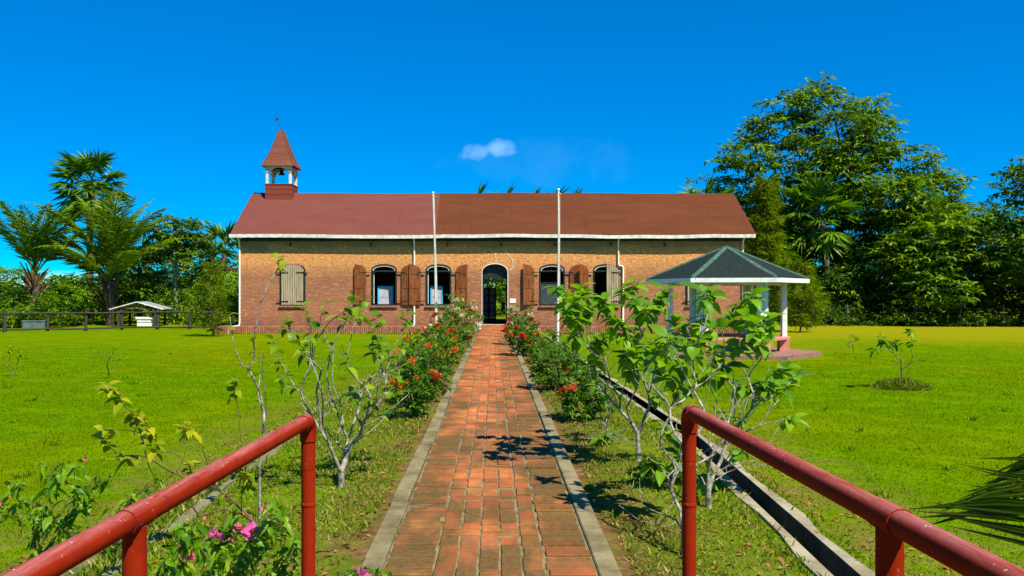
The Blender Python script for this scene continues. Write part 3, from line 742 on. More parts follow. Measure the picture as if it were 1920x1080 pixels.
mb = MB(); mb.box((-.05, -.16, 4.27), (26.0, .30, .04))
for x in np.arange(-12.4, 12.6, 1.27): mb.box((x, -.16, 4.20), (.07, .28, .09))
mb.box((-.05, -.10, 4.215), (25.6, .10, .07)); mb.build('soffit', M['soffit'], hall)
for x in (-10.2, -6.15, -4.05, -2.3, .4, 3.1, 5.9, 8.6):
    mb = MB(); mb.box((x, -.06, 4.0), (.07, .09, .18)); mb.build('wall_bracket', M['iron'], hall)
# downpipes
def pipe(pts, r=.045):
    mb = MB(); mb.tube(np.array(pts), r, 8); mb.build('downpipe', M['white'], hall)
pipe([(wx(450), -.38, 4.36), (wx(450), -.12, 4.15), (wx(450), -.07, 3.9), (wx(450), -.07, .05), (wx(449), -.09, -.08), (wx(440), -.55, -.12), (wx(438), -.78, -.18), (wx(438), -.80, -.46)])
pipe([(wx(777), -.38, 4.36), (wx(777), -.12, 4.15), (wx(777), -.07, 3.9), (wx(777), -.07, .05), (wx(776), -.10, -.08), (wx(774), -.62, -.14), (wx(774), -.80, -.46)])
pipe([(wx(1159), -.38, 4.36), (wx(1159), -.12, 4.15), (wx(1159), -.07, 3.9), (wx(1159), -.07, wz(496)), (wx(1161), -.07, wz(498.5)), (wx(1166), -.07, wz(498.5)), (wx(1168), -.07, wz(501)), (wx(1168), -.07, .05), (wx(1168), -.5, -.1), (wx(1168), -.8, -.45)])
pipe([(wx(1392), -.38, 4.36), (wx(1392), -.12, 4.15), (wx(1392), -.07, 3.9), (wx(1392), -.07, .0)])
# brick apron with a soldier edge
mb = MB(); mb.box((-.3, -.37, -.30), (27.0, .72, .44)); mb.box((-13.25, 2.0, -.302), (.86, 4.0, .43))
x = -13.8
while x < 13.2:
    if not (DOORX - .75 < x < DOORX + .75): mb.box((x + .05, -.79, -.25 + rng.normal(0, .008)), (.085, .11, .36 + rng.normal(0, .012)), 0, 0, .008)
    x += .105
mb.build('apron', M['plinth'], hall)
mb = MB(); mb.box((DOORX, -.25, -.06), (1.5, .62, .13), 0, 0, .02); mb.build('doorstep', M['stone'], hall)
# front door: white edged arch, dark head, glazed leaf standing open inside
o = arch(DOORX, DOORW, -.0, DZS, DZT); mb = MB(); mb.ring(arch(DOORX, DOORW + .06, .0, DZS, DZT + .032)[1:] + [arch(DOORX, DOORW + .06, .0, DZS, DZT + .032)[0]], o[1:] + [o[0]], -.02, .10, 0, False); mb.build('door_frame', M['white'], hall)
mb = MB(); mb.prism([(DOORX - DOORW/2 + .01, 2.30), (DOORX + DOORW/2 - .01, 2.30)] + [p for p in arch(DOORX, DOORW - .02, 0, DZS - .005, DZT - .02)[2:]], .24, .30)
for s in (-1, 1): mb.box((DOORX + s*(DOORW/2 - .04), .34, 1.16), (.07, .10, 2.30))
mb.build('door_head', M['black'], hall)
dl = MB(); lx0, lx1 = -.62, .16; yd = DEP - .55
for x in (lx0, (lx0 + lx1)/2 - .08, lx1 - .10): dl.box((x + .05, yd, .95), (.10, .05, 1.90))
for z in (.07, .55, 1.0, 1.42, 1.84): dl.box(((lx0 + lx1)/2, yd - .003, z), (lx1 - lx0, .05, .07 if z > .1 else .14))
dlo = dl.build('door', M['door_wood'], hall); pn = MB(); pn.box(((lx0 + lx1)/2, yd + .005, 1.0), (lx1 - lx0 - .1, .015, 1.7)); pn.build('pane', M['pane'], dlo)
# repaired cracks over the door
for pts in ([(930, 474), (929, 480), (931, 486), (929, 492)], [(948, 470), (953, 479), (960, 486), (961, 494), (962, 502), (957, 507)]):
    mb = MB(); P = [np.array([wx(a), -.004, wz(b)]) for a, b in pts]; Q = [P[0]]
    for p, q in zip(P[:-1], P[1:]): Q += [(p + q)/2 + [rng.normal(0, .025), 0, 0], q]
    mb.tube(Q, rng.uniform(.010, .026, len(Q)), 5); mb.build('crack_filler', M['white_old'], hall)
# windows
def shutter_leaf(xh, xf, y, plank=False, ajar=0.0):
    """leaf hinged at xh, free edge at xf (tall side at xf); ajar swings the free edge out of the wall plane"""
    w = abs(xf - xh); sg = 1 if xf > xh else -1; zb, zs, zt = WZ0 + .05, WZS - .02, WZT - .02
    pts = [(0, zb), (w, zb)] + [(w - w*math.sin(math.pi/2*i/8), zs + (zt - zs)*math.cos(math.pi/2*i/8)) for i in range(9)]
    if sg < 0: pts = [(-a, b) for a, b in pts[::-1]]
    g = MB()
    if plank:
        nb = 5; bw = w/nb
        for i in range(nb):
            a = i*bw + .008; b = (i+1)*bw - .008
            def top(q): return zs + (zt - zs)*math.sqrt(max(0, 1 - (1 - q/w)**2))
            o = [(a, zb + rng.normal(0, .01)), (b, zb), (b, top(b)), (a, top(a))]
            if sg < 0: o = [(-p, q) for p, q in o[::-1]]
            g.prism(o, -.02 - rng.uniform(0, .008), .02)
        g.box((sg*w*.5, .03, zb + .3), (w*.92, .02, .1)); g.box((sg*w*.5, .03, zs - .15), (w*.92, .02, .1))
    else:
        g.prism(pts, -.012, .022)
        st = .075
        for z0, z1 in ((zb, zb + .13), ((zb + zs)/2 - .02, (zb + zs)/2 + .09), (zs - .17, zs - .05)): g.box((sg*w/2, -.021, (z0 + z1)/2), (w - 2*st - .004, .018, z1 - z0))
        for e in (0, 1): g.box((sg*(st/2 if e == 0 else w - st/2), -.022, (zb + zs)/2), (st, .02, zs - zb - .004))
        g.box((sg*w/2, -.018, (zb + zs)/2), (.02, .012, zs - zb - .02))
    m_ = MB()
    for v in g.V:
        r = np.abs(v[:, 0]); c_, s_ = math.cos(ajar), math.sin(ajar)
        m_.V.append(np.column_stack([xh + v[:, 0]*c_ - sg*v[:, 1]*s_*0, y + v[:, 1] - r*s_, v[:, 2]])); m_.uv.append(np.zeros((len(v), 2)))
    m_.B = g.B; m_.n = g.n
    sh = m_.build('shutter', M['plank'] if plank else M['shutter'], hall)
    if plank: sh['label'] = 'closed grey plank shutter leaf'
    for z in (WZ0 + .22, WZS - .10):
        hb = MB(); hb.box((xh + sg*.16, y - .045, z), (.38, .018, .035)); hb.box((xh - sg*.10, y - .02, z), (.26, .05, .03)); hb.build('hinge', M['iron'], sh)
for i, c in enumerate(WIN_C):
    cx = wx(c); x0, x1 = cx - WW/2, cx + WW/2; lw = .57
    wo = MB(); wo.ring(arch(cx, WW - .006, WZ0 + .003, WZS, WZT - .003), arch(cx, WW, WZ0, WZS, WZT, inset=.075), -.015, .14)
    wo.box((cx, .06, WZS - .035), (WW - .16, .11, .075))
    fr = wo.build('window', M['black'], hall)
    tr = MB(); a = arch(cx, WW, WZ0, WZS, WZT, inset=.078)[2:]; b = arch(cx, WW, WZ0, WZS, WZT, inset=.125)[2:]; tr.ring(a, b, .0, .05, 0, False); tr.build('arch_trim', M['white_old'], fr)
    sl = MB(); sl.box((cx, -.03, WZ0 - .05), (WW + .06, .14, .085), 0, 0, .012); sl.build('sill', M['plinth'], fr)
    if i in (1, 2):
        j = MB(); j.box((x0 + .13, .12, (WZ0 + WZS)/2), (.035, .05, WZS - WZ0 - .2)); j.build('sash_rail', M['white_old'], fr)
    if i == 3:
        g = MB(); g.box((cx, .16, (WZ0 + 2.08)/2), (WW - .17, .02, 2.08 - WZ0 - .10)); g.box((cx, .155, 2.08), (WW - .165, .05, .06), 1); g.build('sash', [M['sash'], M['black']], fr)
    if i in (0, 5):
        shutter_leaf(x0 + .10, cx - .004, -.045, True); shutter_leaf(x1 - .10, cx + .004, -.045, True)
    else:
        ajl = {1: .06, 2: .16, 3: .16, 4: .62}[i]; ajr = {1: .10, 2: .10, 3: .10, 4: 0}[i]
        shutter_leaf(x0 - .24, x0 - .24 - lw, -.08, False, ajl)
        if i == 4: shutter_leaf(x1 - .02, cx + .03, -.045, True)
        else: shutter_leaf(x1 + .24, x1 + .24 + lw, -.06, False, ajr)
# bell tower
TX, TY, HB = -11.56, RY, .72
tw = MB()
for k in range(4):
    z0 = 6.25 + k*.30; h = .285 if k < 3 else .27; w = 2*HB + rng.normal(0, .008); tw.box((TX, TY, z0 + h/2), (w, w, h), 0, rng.normal(0, .003), .012)
tw.box((TX, TY, 7.43), (2*HB + .06, 2*HB + .06, .05)); tow = tw.build('bell_tower', M['tower_red'], hall)
for sx in (-1, 1):
    for sy in (-1, 1):
        mb = MB(); mb.box((TX + sx*(HB - .10), TY + sy*(HB - .10), 7.80), (.15, .15, .70), 0, 0, .015); mb.box((TX + sx*(HB - .10), TY + sy*(HB - .10), 8.12), (.22, .22, .10), 0, 0, .012); mb.build('column', M['white_old'], tow)
mb = MB()
zl, zt_ = 8.17, 8.50
for ax in range(2):
    for sg in (-1, 1):
        w = HB - .012*ax; iw = HB - .24; n = 14
        top = [(iw*math.cos(math.pi*i/n), 7.98 + .36*math.sin(math.pi*i/n)) for i in range(n + 1)]
        out = [(w, zl - .12 if False else 8.02)] + [(w, zt_), (-w, zt_), (-w, 8.02)]
        o = [(w, 8.02)] + [(w, zt_)] + [(-w, zt_)] + [(-w, 8.02)] + top[::-1]
        g = MB(); g.prism(o[::-1], sg*(HB - .14) if sg > 0 else -(HB - .06), sg*(HB - .06) if sg > 0 else -(HB - .14))
        v = g.V[0]
        if ax: v = np.column_stack([v[:, 1], -v[:, 0], v[:, 2]])
        mb.add(v + np.array([TX, TY, 0]), [tuple(q) for a, m, s in g.B for q in a])
mb.build('arch_board', M['white_old'], tow)
mb = MB(); prof = [(.90, 8.40), (.82, 8.52), (.645, 8.86), (.455, 9.36), (.275, 9.92), (.10, 10.44), (.02, 10.47)]; V = []; f = []
for r, z in prof: V += [(TX - r, TY - r, z), (TX + r, TY - r, z), (TX + r, TY + r, z), (TX - r, TY + r, z)]
for k in range(len(prof) - 1):
    for i in range(4): f.append((k*4 + i, k*4 + (i+1) % 4, k*4 + 4 + (i+1) % 4, k*4 + 4 + i))
f += [(3, 2, 1, 0), tuple(range(len(V) - 4, len(V)))]; mb.add(V, f)
for i in range(4):
    q = [np.array(V[k*4 + i]) for k in range(len(prof) - 1)]; mb.tube(q, .03, 5)
mb.build('spire', M['spire'], tow)
mb = MB(); mb.lathe([(.0, .30), (.07, .28), (.11, .16), (.15, .05), (.20, .0), (.17, .0)], (TX, TY, 8.02), 14); mb.box((TX, TY, 8.35), (1.3, .06, .06)); mb.build('bell', M['bronze'], tow)
mb = MB(); a = np.array([TX, TY, 10.42]); b = np.array([TX - .33, TY, 11.38]); mb.tube([a, b], [.022, .010], 6); c = a + (b - a)*.66
mb.tube([c + [-.13, 0, -.04], c + [.13, 0, .04]], .014, 5); mb.prism([(c[0] - .15, c[2] - .09), (c[0] + .02, c[2] - .02), (c[0] - .05, c[2] + .10)], TY - .006, TY + .006); mb.build('weather_vane', M['iron'], tow)

# things on and in the hall
nt_ = MB(); nt_.box((0, 0, 0), (.30, .02, .22), 0, 0, .004); o = nt_.build('notice_board', M['white'])
o.location = (wx(961.5), YB - .012, wz(564)); tag(o, 'small blank white notice fixed on the brick right of the doorway', 'sign')
mb = MB(); mb.box((0, 0, 0), (.17, .09, .15), 0, 0, .01); mb.box((0, -.05, 0), (.11, .02, .09)); o = mb.build('wall_box', mat_noise('red_box', [(.3, (.45, .10, .05)), (.7, (.6, .16, .09))], 6)); o.location = (wx(1257), YB - .048, wz(564))
tag(o, 'small reddish box on the brick wall left of the gazebo columns', 'box')
def display(px0, px1, label):
    c = ((wx(px0) + wx(px1))/2, YB + .46, 0)
    t = thing('display_board', label, 'display board', (c[0], c[1], -.04), 'display boards inside the windows', .10)
    w = (wx(px1) - wx(px0))*1.0; h = 1.02; zb = .95; tl = .09
    def tilt(g, name, mats, par):
        m_ = MB()
        for v in g.V: m_.V.append(np.column_stack([v[:, 0], v[:, 1] + (v[:, 2] - zb)*tl, v[:, 2]])); m_.uv.append(np.zeros((len(v), 2)))
        m_.B = g.B; m_.n = g.n; return m_.build(name, mats, par)
    g = MB(); g.box((0, 0, zb + h/2), (w - .08, .03, h - .08)); g.box((0, -.02, zb + h*.45), (w - .2, .012, .02), 1); tilt(g, 'panel', [M['board'], M['blue']], t)
    g = MB()
    for s in (-1, 1): g.box((s*(w/2 - .03), -.01, zb + h/2), (.07, .06, h - .002))
    for z in (zb + .035, zb + h - .035): g.box((0, -.012, z), (w - .13, .056, .07))
    tilt(g, 'board_frame', M['blue'], t)
    for s in (-1, 1): g = MB(); g.tube([(s*w*.35, .05, 0), (s*w*.35, .05, zb + .1)], .025, 4); g.tube([(s*w*.35, .05, zb + .08), (s*w*.35, .42, .0)], .02, 4); g.build('leg', M['black'], t)
display(706, 735, 'blue framed white board seen in the first open window left of the doorway')
display(806, 829, 'blue framed white board half hidden by the left flagpole in its window')

# ------------------------------------------------------------------ flagpoles
def flagpole(px0, py0, d, px1, py1, label):
    b = at(px0, py0, d); b[2] = gz(b[0], b[1]); top = at(px1, py1, d)
    t = thing('flagpole', label, 'flagpole', b, 'flagpoles before the hall'); v = top - b
    q = np.linspace(0, 1, 8); P = v[None]*q[:, None]; P[:, 0] += .03*np.sin(q*3.14)
    g = MB(); g.tube(P, np.interp(q, [0, .45, .46, 1], [.052, .052, .043, .034]), 10); g.build('pole', M['cream_paint'], t)
    g = MB(); g.lathe([(0, .06), (.04, .04), (.055, 0), (.04, -.04), (0, -.06)], v + [0, 0, .04], 10); g.tube([v + [0, -.02, -.08], v + [.10, -.06, -.10]], .015, 5); g.build('finial', M['white_old'], t)
    g = MB(); z = v*.245; g.box(z + [.05, -.05, 0], (.07, .05, .18), 0, 0, .01); g.tube([z + [.05, -.06, .12], z + [.02, -.05, 0], z + [.05, -.06, -.12]], .014, 5); g.build('cleat', M['teal'], t)
    g = MB(); g.tube([v + [.05, -.06, -.1], v*.6 + [.06, -.06, 0], v*.25 + [.06, -.06, 0]], .006, 4); g.build('rope', M['white_old'], t)
    g = MB(); g.lathe([(.0, .10), (.14, .10), (.17, .05), (.18, -.15)], (0, 0, 0), 12); g.build('footing', M['kerb'], t)
flagpole(818, 636, 32.5, 812, 364, 'white flagpole left of the path, in front of an open window')
flagpole(1045, 645, 30.0, 1047, 358, 'white flagpole right of the path, rising past the roof ridge')
b = at(898, 622, 36); t = thing('bollard', 'short white post beside the walk at the left of the doorstep', 'post', (b[0], b[1], -.02))
g = MB(); g.lathe([(.09, 0), (.085, .30), (.06, .34), (0, .35)], (0, 0, 0), 12); g.build('shaft', M['white'], t); g = MB(); g.lathe([(.12, 0), (.12, .05), (.09, .06)], (0, 0, 0), 12); g.build('base', M['kerb'], t)

# ------------------------------------------------------------------ gazebo
GC = np.array([(1362 - VX)/F*26.0, 26.0, -.23]); gaz = thing('gazebo', 'open six sided gazebo with dark shingle roof, white columns and pink benches', 'gazebo', GC)
RR, RC, TH = 2.40, 1.68, R(-9)
def hexp(r, k, z): a = TH - R(60)*k; return np.array([r*math.cos(a), r*math.sin(a), z])
EZ, AZ = 2.18, 3.18
mb = MB(); V = [hexp(RR, k, EZ + .03) for k in range(6)] + [np.array([0, 0, AZ])] + [hexp(RR - .02, k, EZ - .04) for k in range(6)] + [np.array([0, 0, AZ - .12])]
f = []
for k in range(6):
    j = (k + 1) % 6; f += [(j, k, 6), (7 + k, 7 + j, 13), (k, j, 7 + j, 7 + k)]
mb.add(V, f); mb.build('roof', M['gaz_roof'], gaz)
for k in range(6):
    mb = MB(); p, q = hexp(RR*.985, k, EZ + .055), np.array([0, 0, AZ + .03]); n_ = norm(np.cross(q - p, [0, 0, 1.0]))
    for s in (-1, 1):
        o = n_*s*.12 + np.array([0, 0, -.05]); pp = p*.9 + np.array([0, 0, p[2]*.1 + .02]) if False else p
        tip = o*.35 if True else o
        mb.add([pp + [0, 0, .012], q + [0, 0, .012], q + n_*s*.075 - [0, 0, .02], pp + o], [(0, 1, 2, 3) if s > 0 else (3, 2, 1, 0)])
        mb.add([pp + o, q + n_*s*.075 - [0, 0, .02], q + n_*s*.075 - [0, 0, .06], pp + o - [0, 0, .05]], [(0, 1, 2, 3) if s > 0 else (3, 2, 1, 0)])
    mb.build('ridge_cap', M['gaz_hip'], gaz)
for k in range(6):
    mb = MB(); a0, a1 = hexp(RR + .025, k, 0), hexp(RR + .025, k + 1, 0); b0, b1 = hexp(RR - .015, k, 0), hexp(RR - .015, k + 1, 0); z0, z1 = EZ - .11, EZ + .015
    V = [a0 + [0, 0, z0], a1 + [0, 0, z0], a1 + [0, 0, z1], a0 + [0, 0, z1], b0 + [0, 0, z0], b1 + [0, 0, z0], b1 + [0, 0, z1], b0 + [0, 0, z1]]
    mb.add(V, [(0, 3, 2, 1), (4, 5, 6, 7), (0, 1, 5, 4), (3, 7, 6, 2), (0, 4, 7, 3), (1, 2, 6, 5)]); mb.build('fascia', M['white'], gaz)
for k in range(6):
    mb = MB(); p, q = hexp(RC, k, 2.06), hexp(RC, k + 1, 2.06); mb.tube([p, q], .055, 4); mb.build('beam', M['white_old'], gaz)
for k in range(6):
    p = hexp(RC, k, 0); c = MB(); tdir = norm(np.array([-p[1], p[0], 0])); a = math.atan2(tdir[1], tdir[0])
    for s in (-1, 1): c.box(p + tdir*s*.085 + [0, 0, 1.25], (.145, .145, 1.72), 0, a, .008)
    c.build('column', M['white'], gaz)
    l = MB(); l.box(p*.99 + [0, 0, .19], (.40, .30, .38), 0, a, .012); l.build('bench_leg', M['pink'], gaz)
for k in (5, 0, 1, 3, 4):
    p, q = hexp(RC, k, .425), hexp(RC, k + 1, .425); m_ = (p + q)/2; e = q - p; s = MB(); s.box(m_*.99, (np.linalg.norm(e) + .16, .36, .095), 0, math.atan2(e[1], e[0]), .012)
    s.B and s.build('bench_seat', M['pink'], gaz)
mb = MB(); o = [hexp(RR + .38, k, 0) for k in range(6)]; V = [q + [0, 0, .025] for q in o] + [q + [0, 0, -.3] for q in o]
mb.add(V, [tuple(range(5, -1, -1))] + [(k, (k+1) % 6, 6 + (k+1) % 6, 6 + k) for k in range(6)]); mb.build('floor_slab', M['pink_floor'], gaz)

# ------------------------------------------------------------------ handrails
def handrail(x0, x1, y0, y1, z, label, lead, fall=0.0):
    t = thing('handrail', label, 'handrail', (x0, y0, 0)); r = .029
    e = np.array([x1 - x0, y1 - y0, fall]); u = norm(e); P = [np.array([0, 0, z - .20])]
    for q in np.linspace(0, math.pi/2, 9): P.append(np.array([0, 0, z - .045 + .0]) + u*(.045 - .045*math.cos(q)) + np.array([0, 0, .045*math.sin(q)]))
    P += list(np.array([0, 0, z]) + u*s for s in np.linspace(.1, lead, 24))
    g = MB(); g.tube(np.array(P), r, 20); g.build('rail', M['pipe'], t)
    el = MB(); Q = [np.array([0, 0, z - .085])] + P[1:10] + [np.array([0, 0, z]) + u*.085]; el.tube(np.array(Q), r + .0045, 20); el.build('elbow', M['pipe'], t)
    L = np.linalg.norm(e)
    for s in (0, L, 2*L - .05):
        g = MB(); p = u*s; g.tube([[p[0], p[1], -.12], p + [0, 0, z - (.19 if s == 0 else .02)]], r*.97, 18); po = g.build('post', M['pipe'], t)
        w = MB(); zc = .64 if s == 0 else .5
        w.tube([p + [0, 0, zc - .009], p + [0, 0, zc - .004], p + [0, 0, zc + .004], p + [0, 0, zc + .009]], [r*.98, r*1.06, r*1.06, r*.98], 18); w.build('weld_seam', M['pipe'], po)
        if s: c = MB(); c.tube([np.array([0, 0, z]) + u*(s - .05), np.array([0, 0, z]) + u*(s + .05)], r + .003, 20); c.build('rail_collar', M['pipe'], t)
        f_ = MB(); f_.lathe([(.0, .02), (.075, .02), (.08, 0), (.08, -.1)], (p[0], p[1], 0), 16); f_.build('base_plate', M['pipe'], po)
handrail(-.759, -.862, 3.5, 2.05, .984, 'scuffed red pipe handrail on the left of the walk', 4.4, -.020)
handrail(.803, .836, 3.5, 1.80, 1.020, 'scuffed red pipe handrail on the right of the walk', 4.4, .008)

# ------------------------------------------------------------------ fences, shelter, boxes
def fence_run(name, label, pts, h, mats, rails, w, rail_r, railmat):
    b = pts[0]; t = thing(name, label, 'fence', (b[0], b[1], gz(b[0], b[1])))
    tops = []
    for i, p in enumerate(pts):
        z = gz(p[0], p[1]); q = np.array([p[0] - b[0], p[1] - b[1], z - gz(b[0], b[1])]); hh = h*rng.uniform(.92, 1.08); g = MB()
        lean = rng.normal(0, .03, 2); n = 5; s = np.linspace(0, 1, n)
        g.tube(np.column_stack([q[0] + lean[0]*s, q[1] + lean[1]*s, q[2] - .3 + (hh + .3)*s]), w*rng.uniform(.9, 1.1)*np.array([1.05, 1, 1, .97, .9]), 7); g.build('post', mats, t); tops.append(q)
    for fz in rails:
        g = MB()
        for a, c in zip(tops[:-1], tops[1:]):
            m_ = (a + c)/2 + [0, 0, h*fz - .03*rng.random()]; g.tube([a + [0, -w, h*fz], m_ + [0, -w, 0], c + [0, -w, h*fz]], rail_r, 5)
        g.build('rail', railmat, t)
fp = []
for px, py in [(-190, 628), (-110, 626), (-40, 624), (9, 622.5), (88.6, 620), (161, 619.5), (229, 617.5), (295, 617), (356, 616.5), (415, 615.5)]:
    d = 1.92*F/(py - VY); p = at(px, py, d); fp.append((p[0], p[1]))
fence_run('timber_fence', 'low dark timber post and rail fence along the left lawn edge', fp, 1.12, M['fence'], (.86, .12), .085, .05, M['fence'])
fp = [((px - VX)/F*d, d) for px, d in [(1440, 53), (1521, 50), (1588, 53), (1656, 53), (1718, 52), (1800, 52.5), (1883, 52), (1960, 52), (2040, 52)]]
fence_run('wire_fence', 'weathered post and wire fence half hidden by weeds under the right trees', fp, 1.30, M['post_pale'], (.85, .5), .07, .009, M['fence'])

SB = np.array([(256 - VX)/F*51, 51, float(gz(-21, 51))]); sh = thing('open_shelter', 'low open shelter with pale sheet roof behind the timber fence', 'shelter', SB, None, R(8))
g = MB(); w, dp, ze, zr, th = 1.5, 2.6, 1.06, 1.50, .05
for s in (-1, 1):
    V = [(0, 0, zr), (s*w, 0, ze), (s*w, dp, ze), (0, dp, zr)]; V += [(a, b, c - th) for a, b, c in V]
    f = [(0, 1, 2, 3), (7, 6, 5, 4), (0, 4, 5, 1), (1, 5, 6, 2), (2, 6, 7, 3)]; g.add(V, f if s > 0 else [q[::-1] for q in f])
g.build('roof', M['zinc'], sh)
for s in (-1, 1): g = MB(); g.tube([(0, -.03, zr - .03), (s*(w + .03), -.03, ze - .03)], .035, 4); g.build('barge_board', M['white_old'], sh)
for s in (-1, 1):
    for y in (.12, dp - .12): g = MB(); g.box((s*1.05, y, .5), (.12, .12, 1.3)); g.build('post', M['fence'], sh)
for y in (.12, dp - .12): g = MB(); g.box((0, y, 1.10), (2.2, .08, .09)); g.box((0, y + .001, 1.28), (.08, .07, .28)); g.build('tie_beam', M['post_pale'], sh)
bx = at(273, 606, 51.6); t = thing('storage_box', 'small white lidded box standing under the open shelter', 'box', (bx[0], bx[1], gz(bx[0], bx[1])))
g = MB(); g.box((0, 0, .22), (.85, .55, .44), 0, 0, .02); g.build('body', M['white'], t); g = MB(); g.prism([(-.48, .444), (.48, .444), (.48, .49), (.2, .58), (-.48, .58)], -.32, .32); g.build('lid', M['white'], t)
for y in (0,):
    g = MB(); g.box((0, 0, .26), (.87, .57, .03)); g.build('band', M['iron'], t)
bx = at(63, 616, 47.5); t = thing('low_tank', 'low grey green box in the grass by the timber fence', 'tank', (bx[0], bx[1], gz(bx[0], bx[1])), None, .5)
g = MB(); g.box((0, 0, .2), (1.15, .75, .5), 0, 0, .03); g.build('body', M['tank'], t); g = MB(); g.box((0, 0, .475), (1.22, .82, .05), 0, 0, .015); g.build('lid', M['tank'], t)

# ------------------------------------------------------------------ trees on the left
def base_at(px, d): x = (px - VX)/F*d; return np.array([x, d, float(gz(x, d))])
def hz(py, d): return CAMH - (py - VY)/F*d
feather_palm('feather_palm', 'leftmost palm with upright feathery fronds above a stubby grey trunk', base_at(66, 52), hz(510, 52) + .4, 17, 5.4, M['palm'], 1.0, 40, (1.5, .75), .85, .24, 26)
fan_palm('fan_palm', 'tallest fan palm of the left grove, round crown against blue sky', base_at(168, 61), hz(340, 61) + .4, 44, 1.3, 1.6, None, (.1, 0), None, 10, .24)
feather_palm('feather_palm', 'big feathery palm with yellow tinged fronds below the tall fan palm', base_at(205, 54), hz(525, 54) + .4, 28, 6.6, M['palm_y'], 1.1, 44, (1.5, .5), .95, .26, 18)
fan_palm('fan_palm', 'shorter fan palm partly behind the left end of the hall', base_at(420, 60), hz(470, 60) + .4, 26, 1.25, 1.5, None, (0, 0), None, 8, .2)
fan_palm('fan_palm', 'small fan palm low between the feathery palm and slim trunked tree', base_at(262, 58), hz(500, 58) + .4, 20, 1.1, 1.3, None, (0, 0), None, 10, .18)
d = 57; b = base_at(329, d); broad_tree('slim_tree', 'slim pale trunked tree with layered crown left of the hall', b,
    [((px - VX)/F*d, d + dy, hz(py, d), r, r, rz) for px, py, r, rz, dy in ((325, 425, 1.7, .8, 0), (300, 440, 1.3, .7, 1), (352, 450, 1.5, .7, 0), (330, 470, 1.5, .6, -1), (300, 475, 1.1, .6, -.6))], 130, 22, M['tree_b'], M['bark_white'], .36, .15, 4.2, .013, .7, .35)
for px, d, top, wpx, lab, mt in ((20, 66, 556, 44, 'rounded bushy tree far left behind the leftmost palm', 'under'), (112, 63, 528, 30, 'thin bushy tree between the leftmost palm and the tall fan palm', 'tree_a'), (372, 64, 432, 44, 'bushy tree between the slim trunked tree and the shorter fan palm', 'tree_b'), (283, 66, 420, 50, 'dark bushy tree behind the slim pale trunked tree', 'tree_b')):
    b = base_at(px, d); zt = hz(top, d); r = wpx/F*d; hh = zt - b[2]
    broad_tree('bushy_tree', lab, b, [(b[0], d, b[2] + hh*.62, r, r, hh*.36), (b[0] - r*.5, d - .5, b[2] + hh*.45, r*.8, r*.8, hh*.3), (b[0] + r*.5, d + .5, b[2] + hh*.5, r*.8, r*.8, hh*.3)], 110, 24, M[mt], M['bark'], .34, .16, hh*.3, .012, .8, .5)
wispy_tree('feathery_sapling', 'wispy yellow green sapling on the lawn beside the hall left corner', base_at(396, 39.5), 3.4, 1.15, 40, M['feather'], M['twig'], 'tree', .28, 42, .6)

# ------------------------------------------------------------------ trees behind and right of the hall
for px, top, d in ((893, 352, 64), (942, 350, 66), (990, 354, 65), (1033, 352, 63), (1072, 355, 66)):
    b = base_at(px, d); o = fan_palm('fan_palm', 'fan palm behind the hall with only its leaf tips over the roof ridge', b, hz(top, d) - b[2] - 2.0, 20, 1.2, 1.2, 'fan palms behind the hall roof', (0, 0), None, 0, .2)
b = base_at(1325, 60); fan_palm('fan_palm', 'fan palm showing above the right end of the roof ridge', b, hz(338, 60) - b[2] - 2.3, 26, 1.4, 1.4, None, (0, 0), None, 0, .2)
d = 60
def LB(lst, d): return [((px - VX)/F*d, d + dy, hz(py, d), r/F*d, r/F*d*.9, rz/F*d) for px, py, r, rz, dy in lst]
broad_tree('spreading_tree', 'tallest spreading tree at right, its layered crown standing highest', base_at(1570, d),
    LB([(1525, 185, 48, 34, 0), (1470, 240, 70, 42, 1), (1400, 290, 55, 34, 0), (1612, 205, 40, 26, 0), (1560, 270, 95, 50, -2), (1440, 330, 60, 40, -1), (1608, 290, 52, 46, 0), (1380, 350, 38, 34, 1), (1530, 345, 80, 46, -3), (1600, 390, 60, 50, -2), (1420, 400, 45, 45, 1), (1480, 440, 55, 50, -1), (1480, 200, 40, 26, 0), (1636, 232, 18, 24, 0), (1528, 160, 26, 20, 0), (1365, 300, 28, 20, 0)], d), 720, 26, M['tree_a'], M['bark_dark'], .40, .17, 6.5, .0135, .85, .32)
broad_tree('domed_tree', 'second broad leafy tree at right with the lower domed crown', base_at(1720, 57),
    LB([(1705, 305, 48, 36, 0), (1740, 360, 65, 50, 0), (1660, 380, 60, 55, -2), (1780, 420, 48, 45, 0), (1720, 450, 75, 55, -3), (1650, 480, 55, 50, -4), (1800, 470, 40, 45, 0), (1690, 540, 70, 40, -4)], 57), 520, 26, M['tree_a'], M['bark_dark'], .40, .18, 4, .0135, .8, .35)
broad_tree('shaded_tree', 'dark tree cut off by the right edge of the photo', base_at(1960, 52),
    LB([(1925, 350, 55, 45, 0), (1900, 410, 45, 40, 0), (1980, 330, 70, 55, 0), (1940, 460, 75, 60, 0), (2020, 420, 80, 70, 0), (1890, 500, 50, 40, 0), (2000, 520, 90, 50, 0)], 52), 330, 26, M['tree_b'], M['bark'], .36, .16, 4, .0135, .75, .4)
fan_palm('fan_palm', 'fan palm set inside the tallest spreading tree with drooping dead leaves', base_at(1555, 56), hz(390, 56) + .4, 24, 1.5, 1.6, None, (-.8, 0), None, 14, .22)
fan_palm('fan_palm', 'lower fan palm left inside the tallest spreading tree', base_at(1482, 58), hz(400, 58) + .4, 20, 1.4, 1.5, None, (0, 0), None, 6, .22)
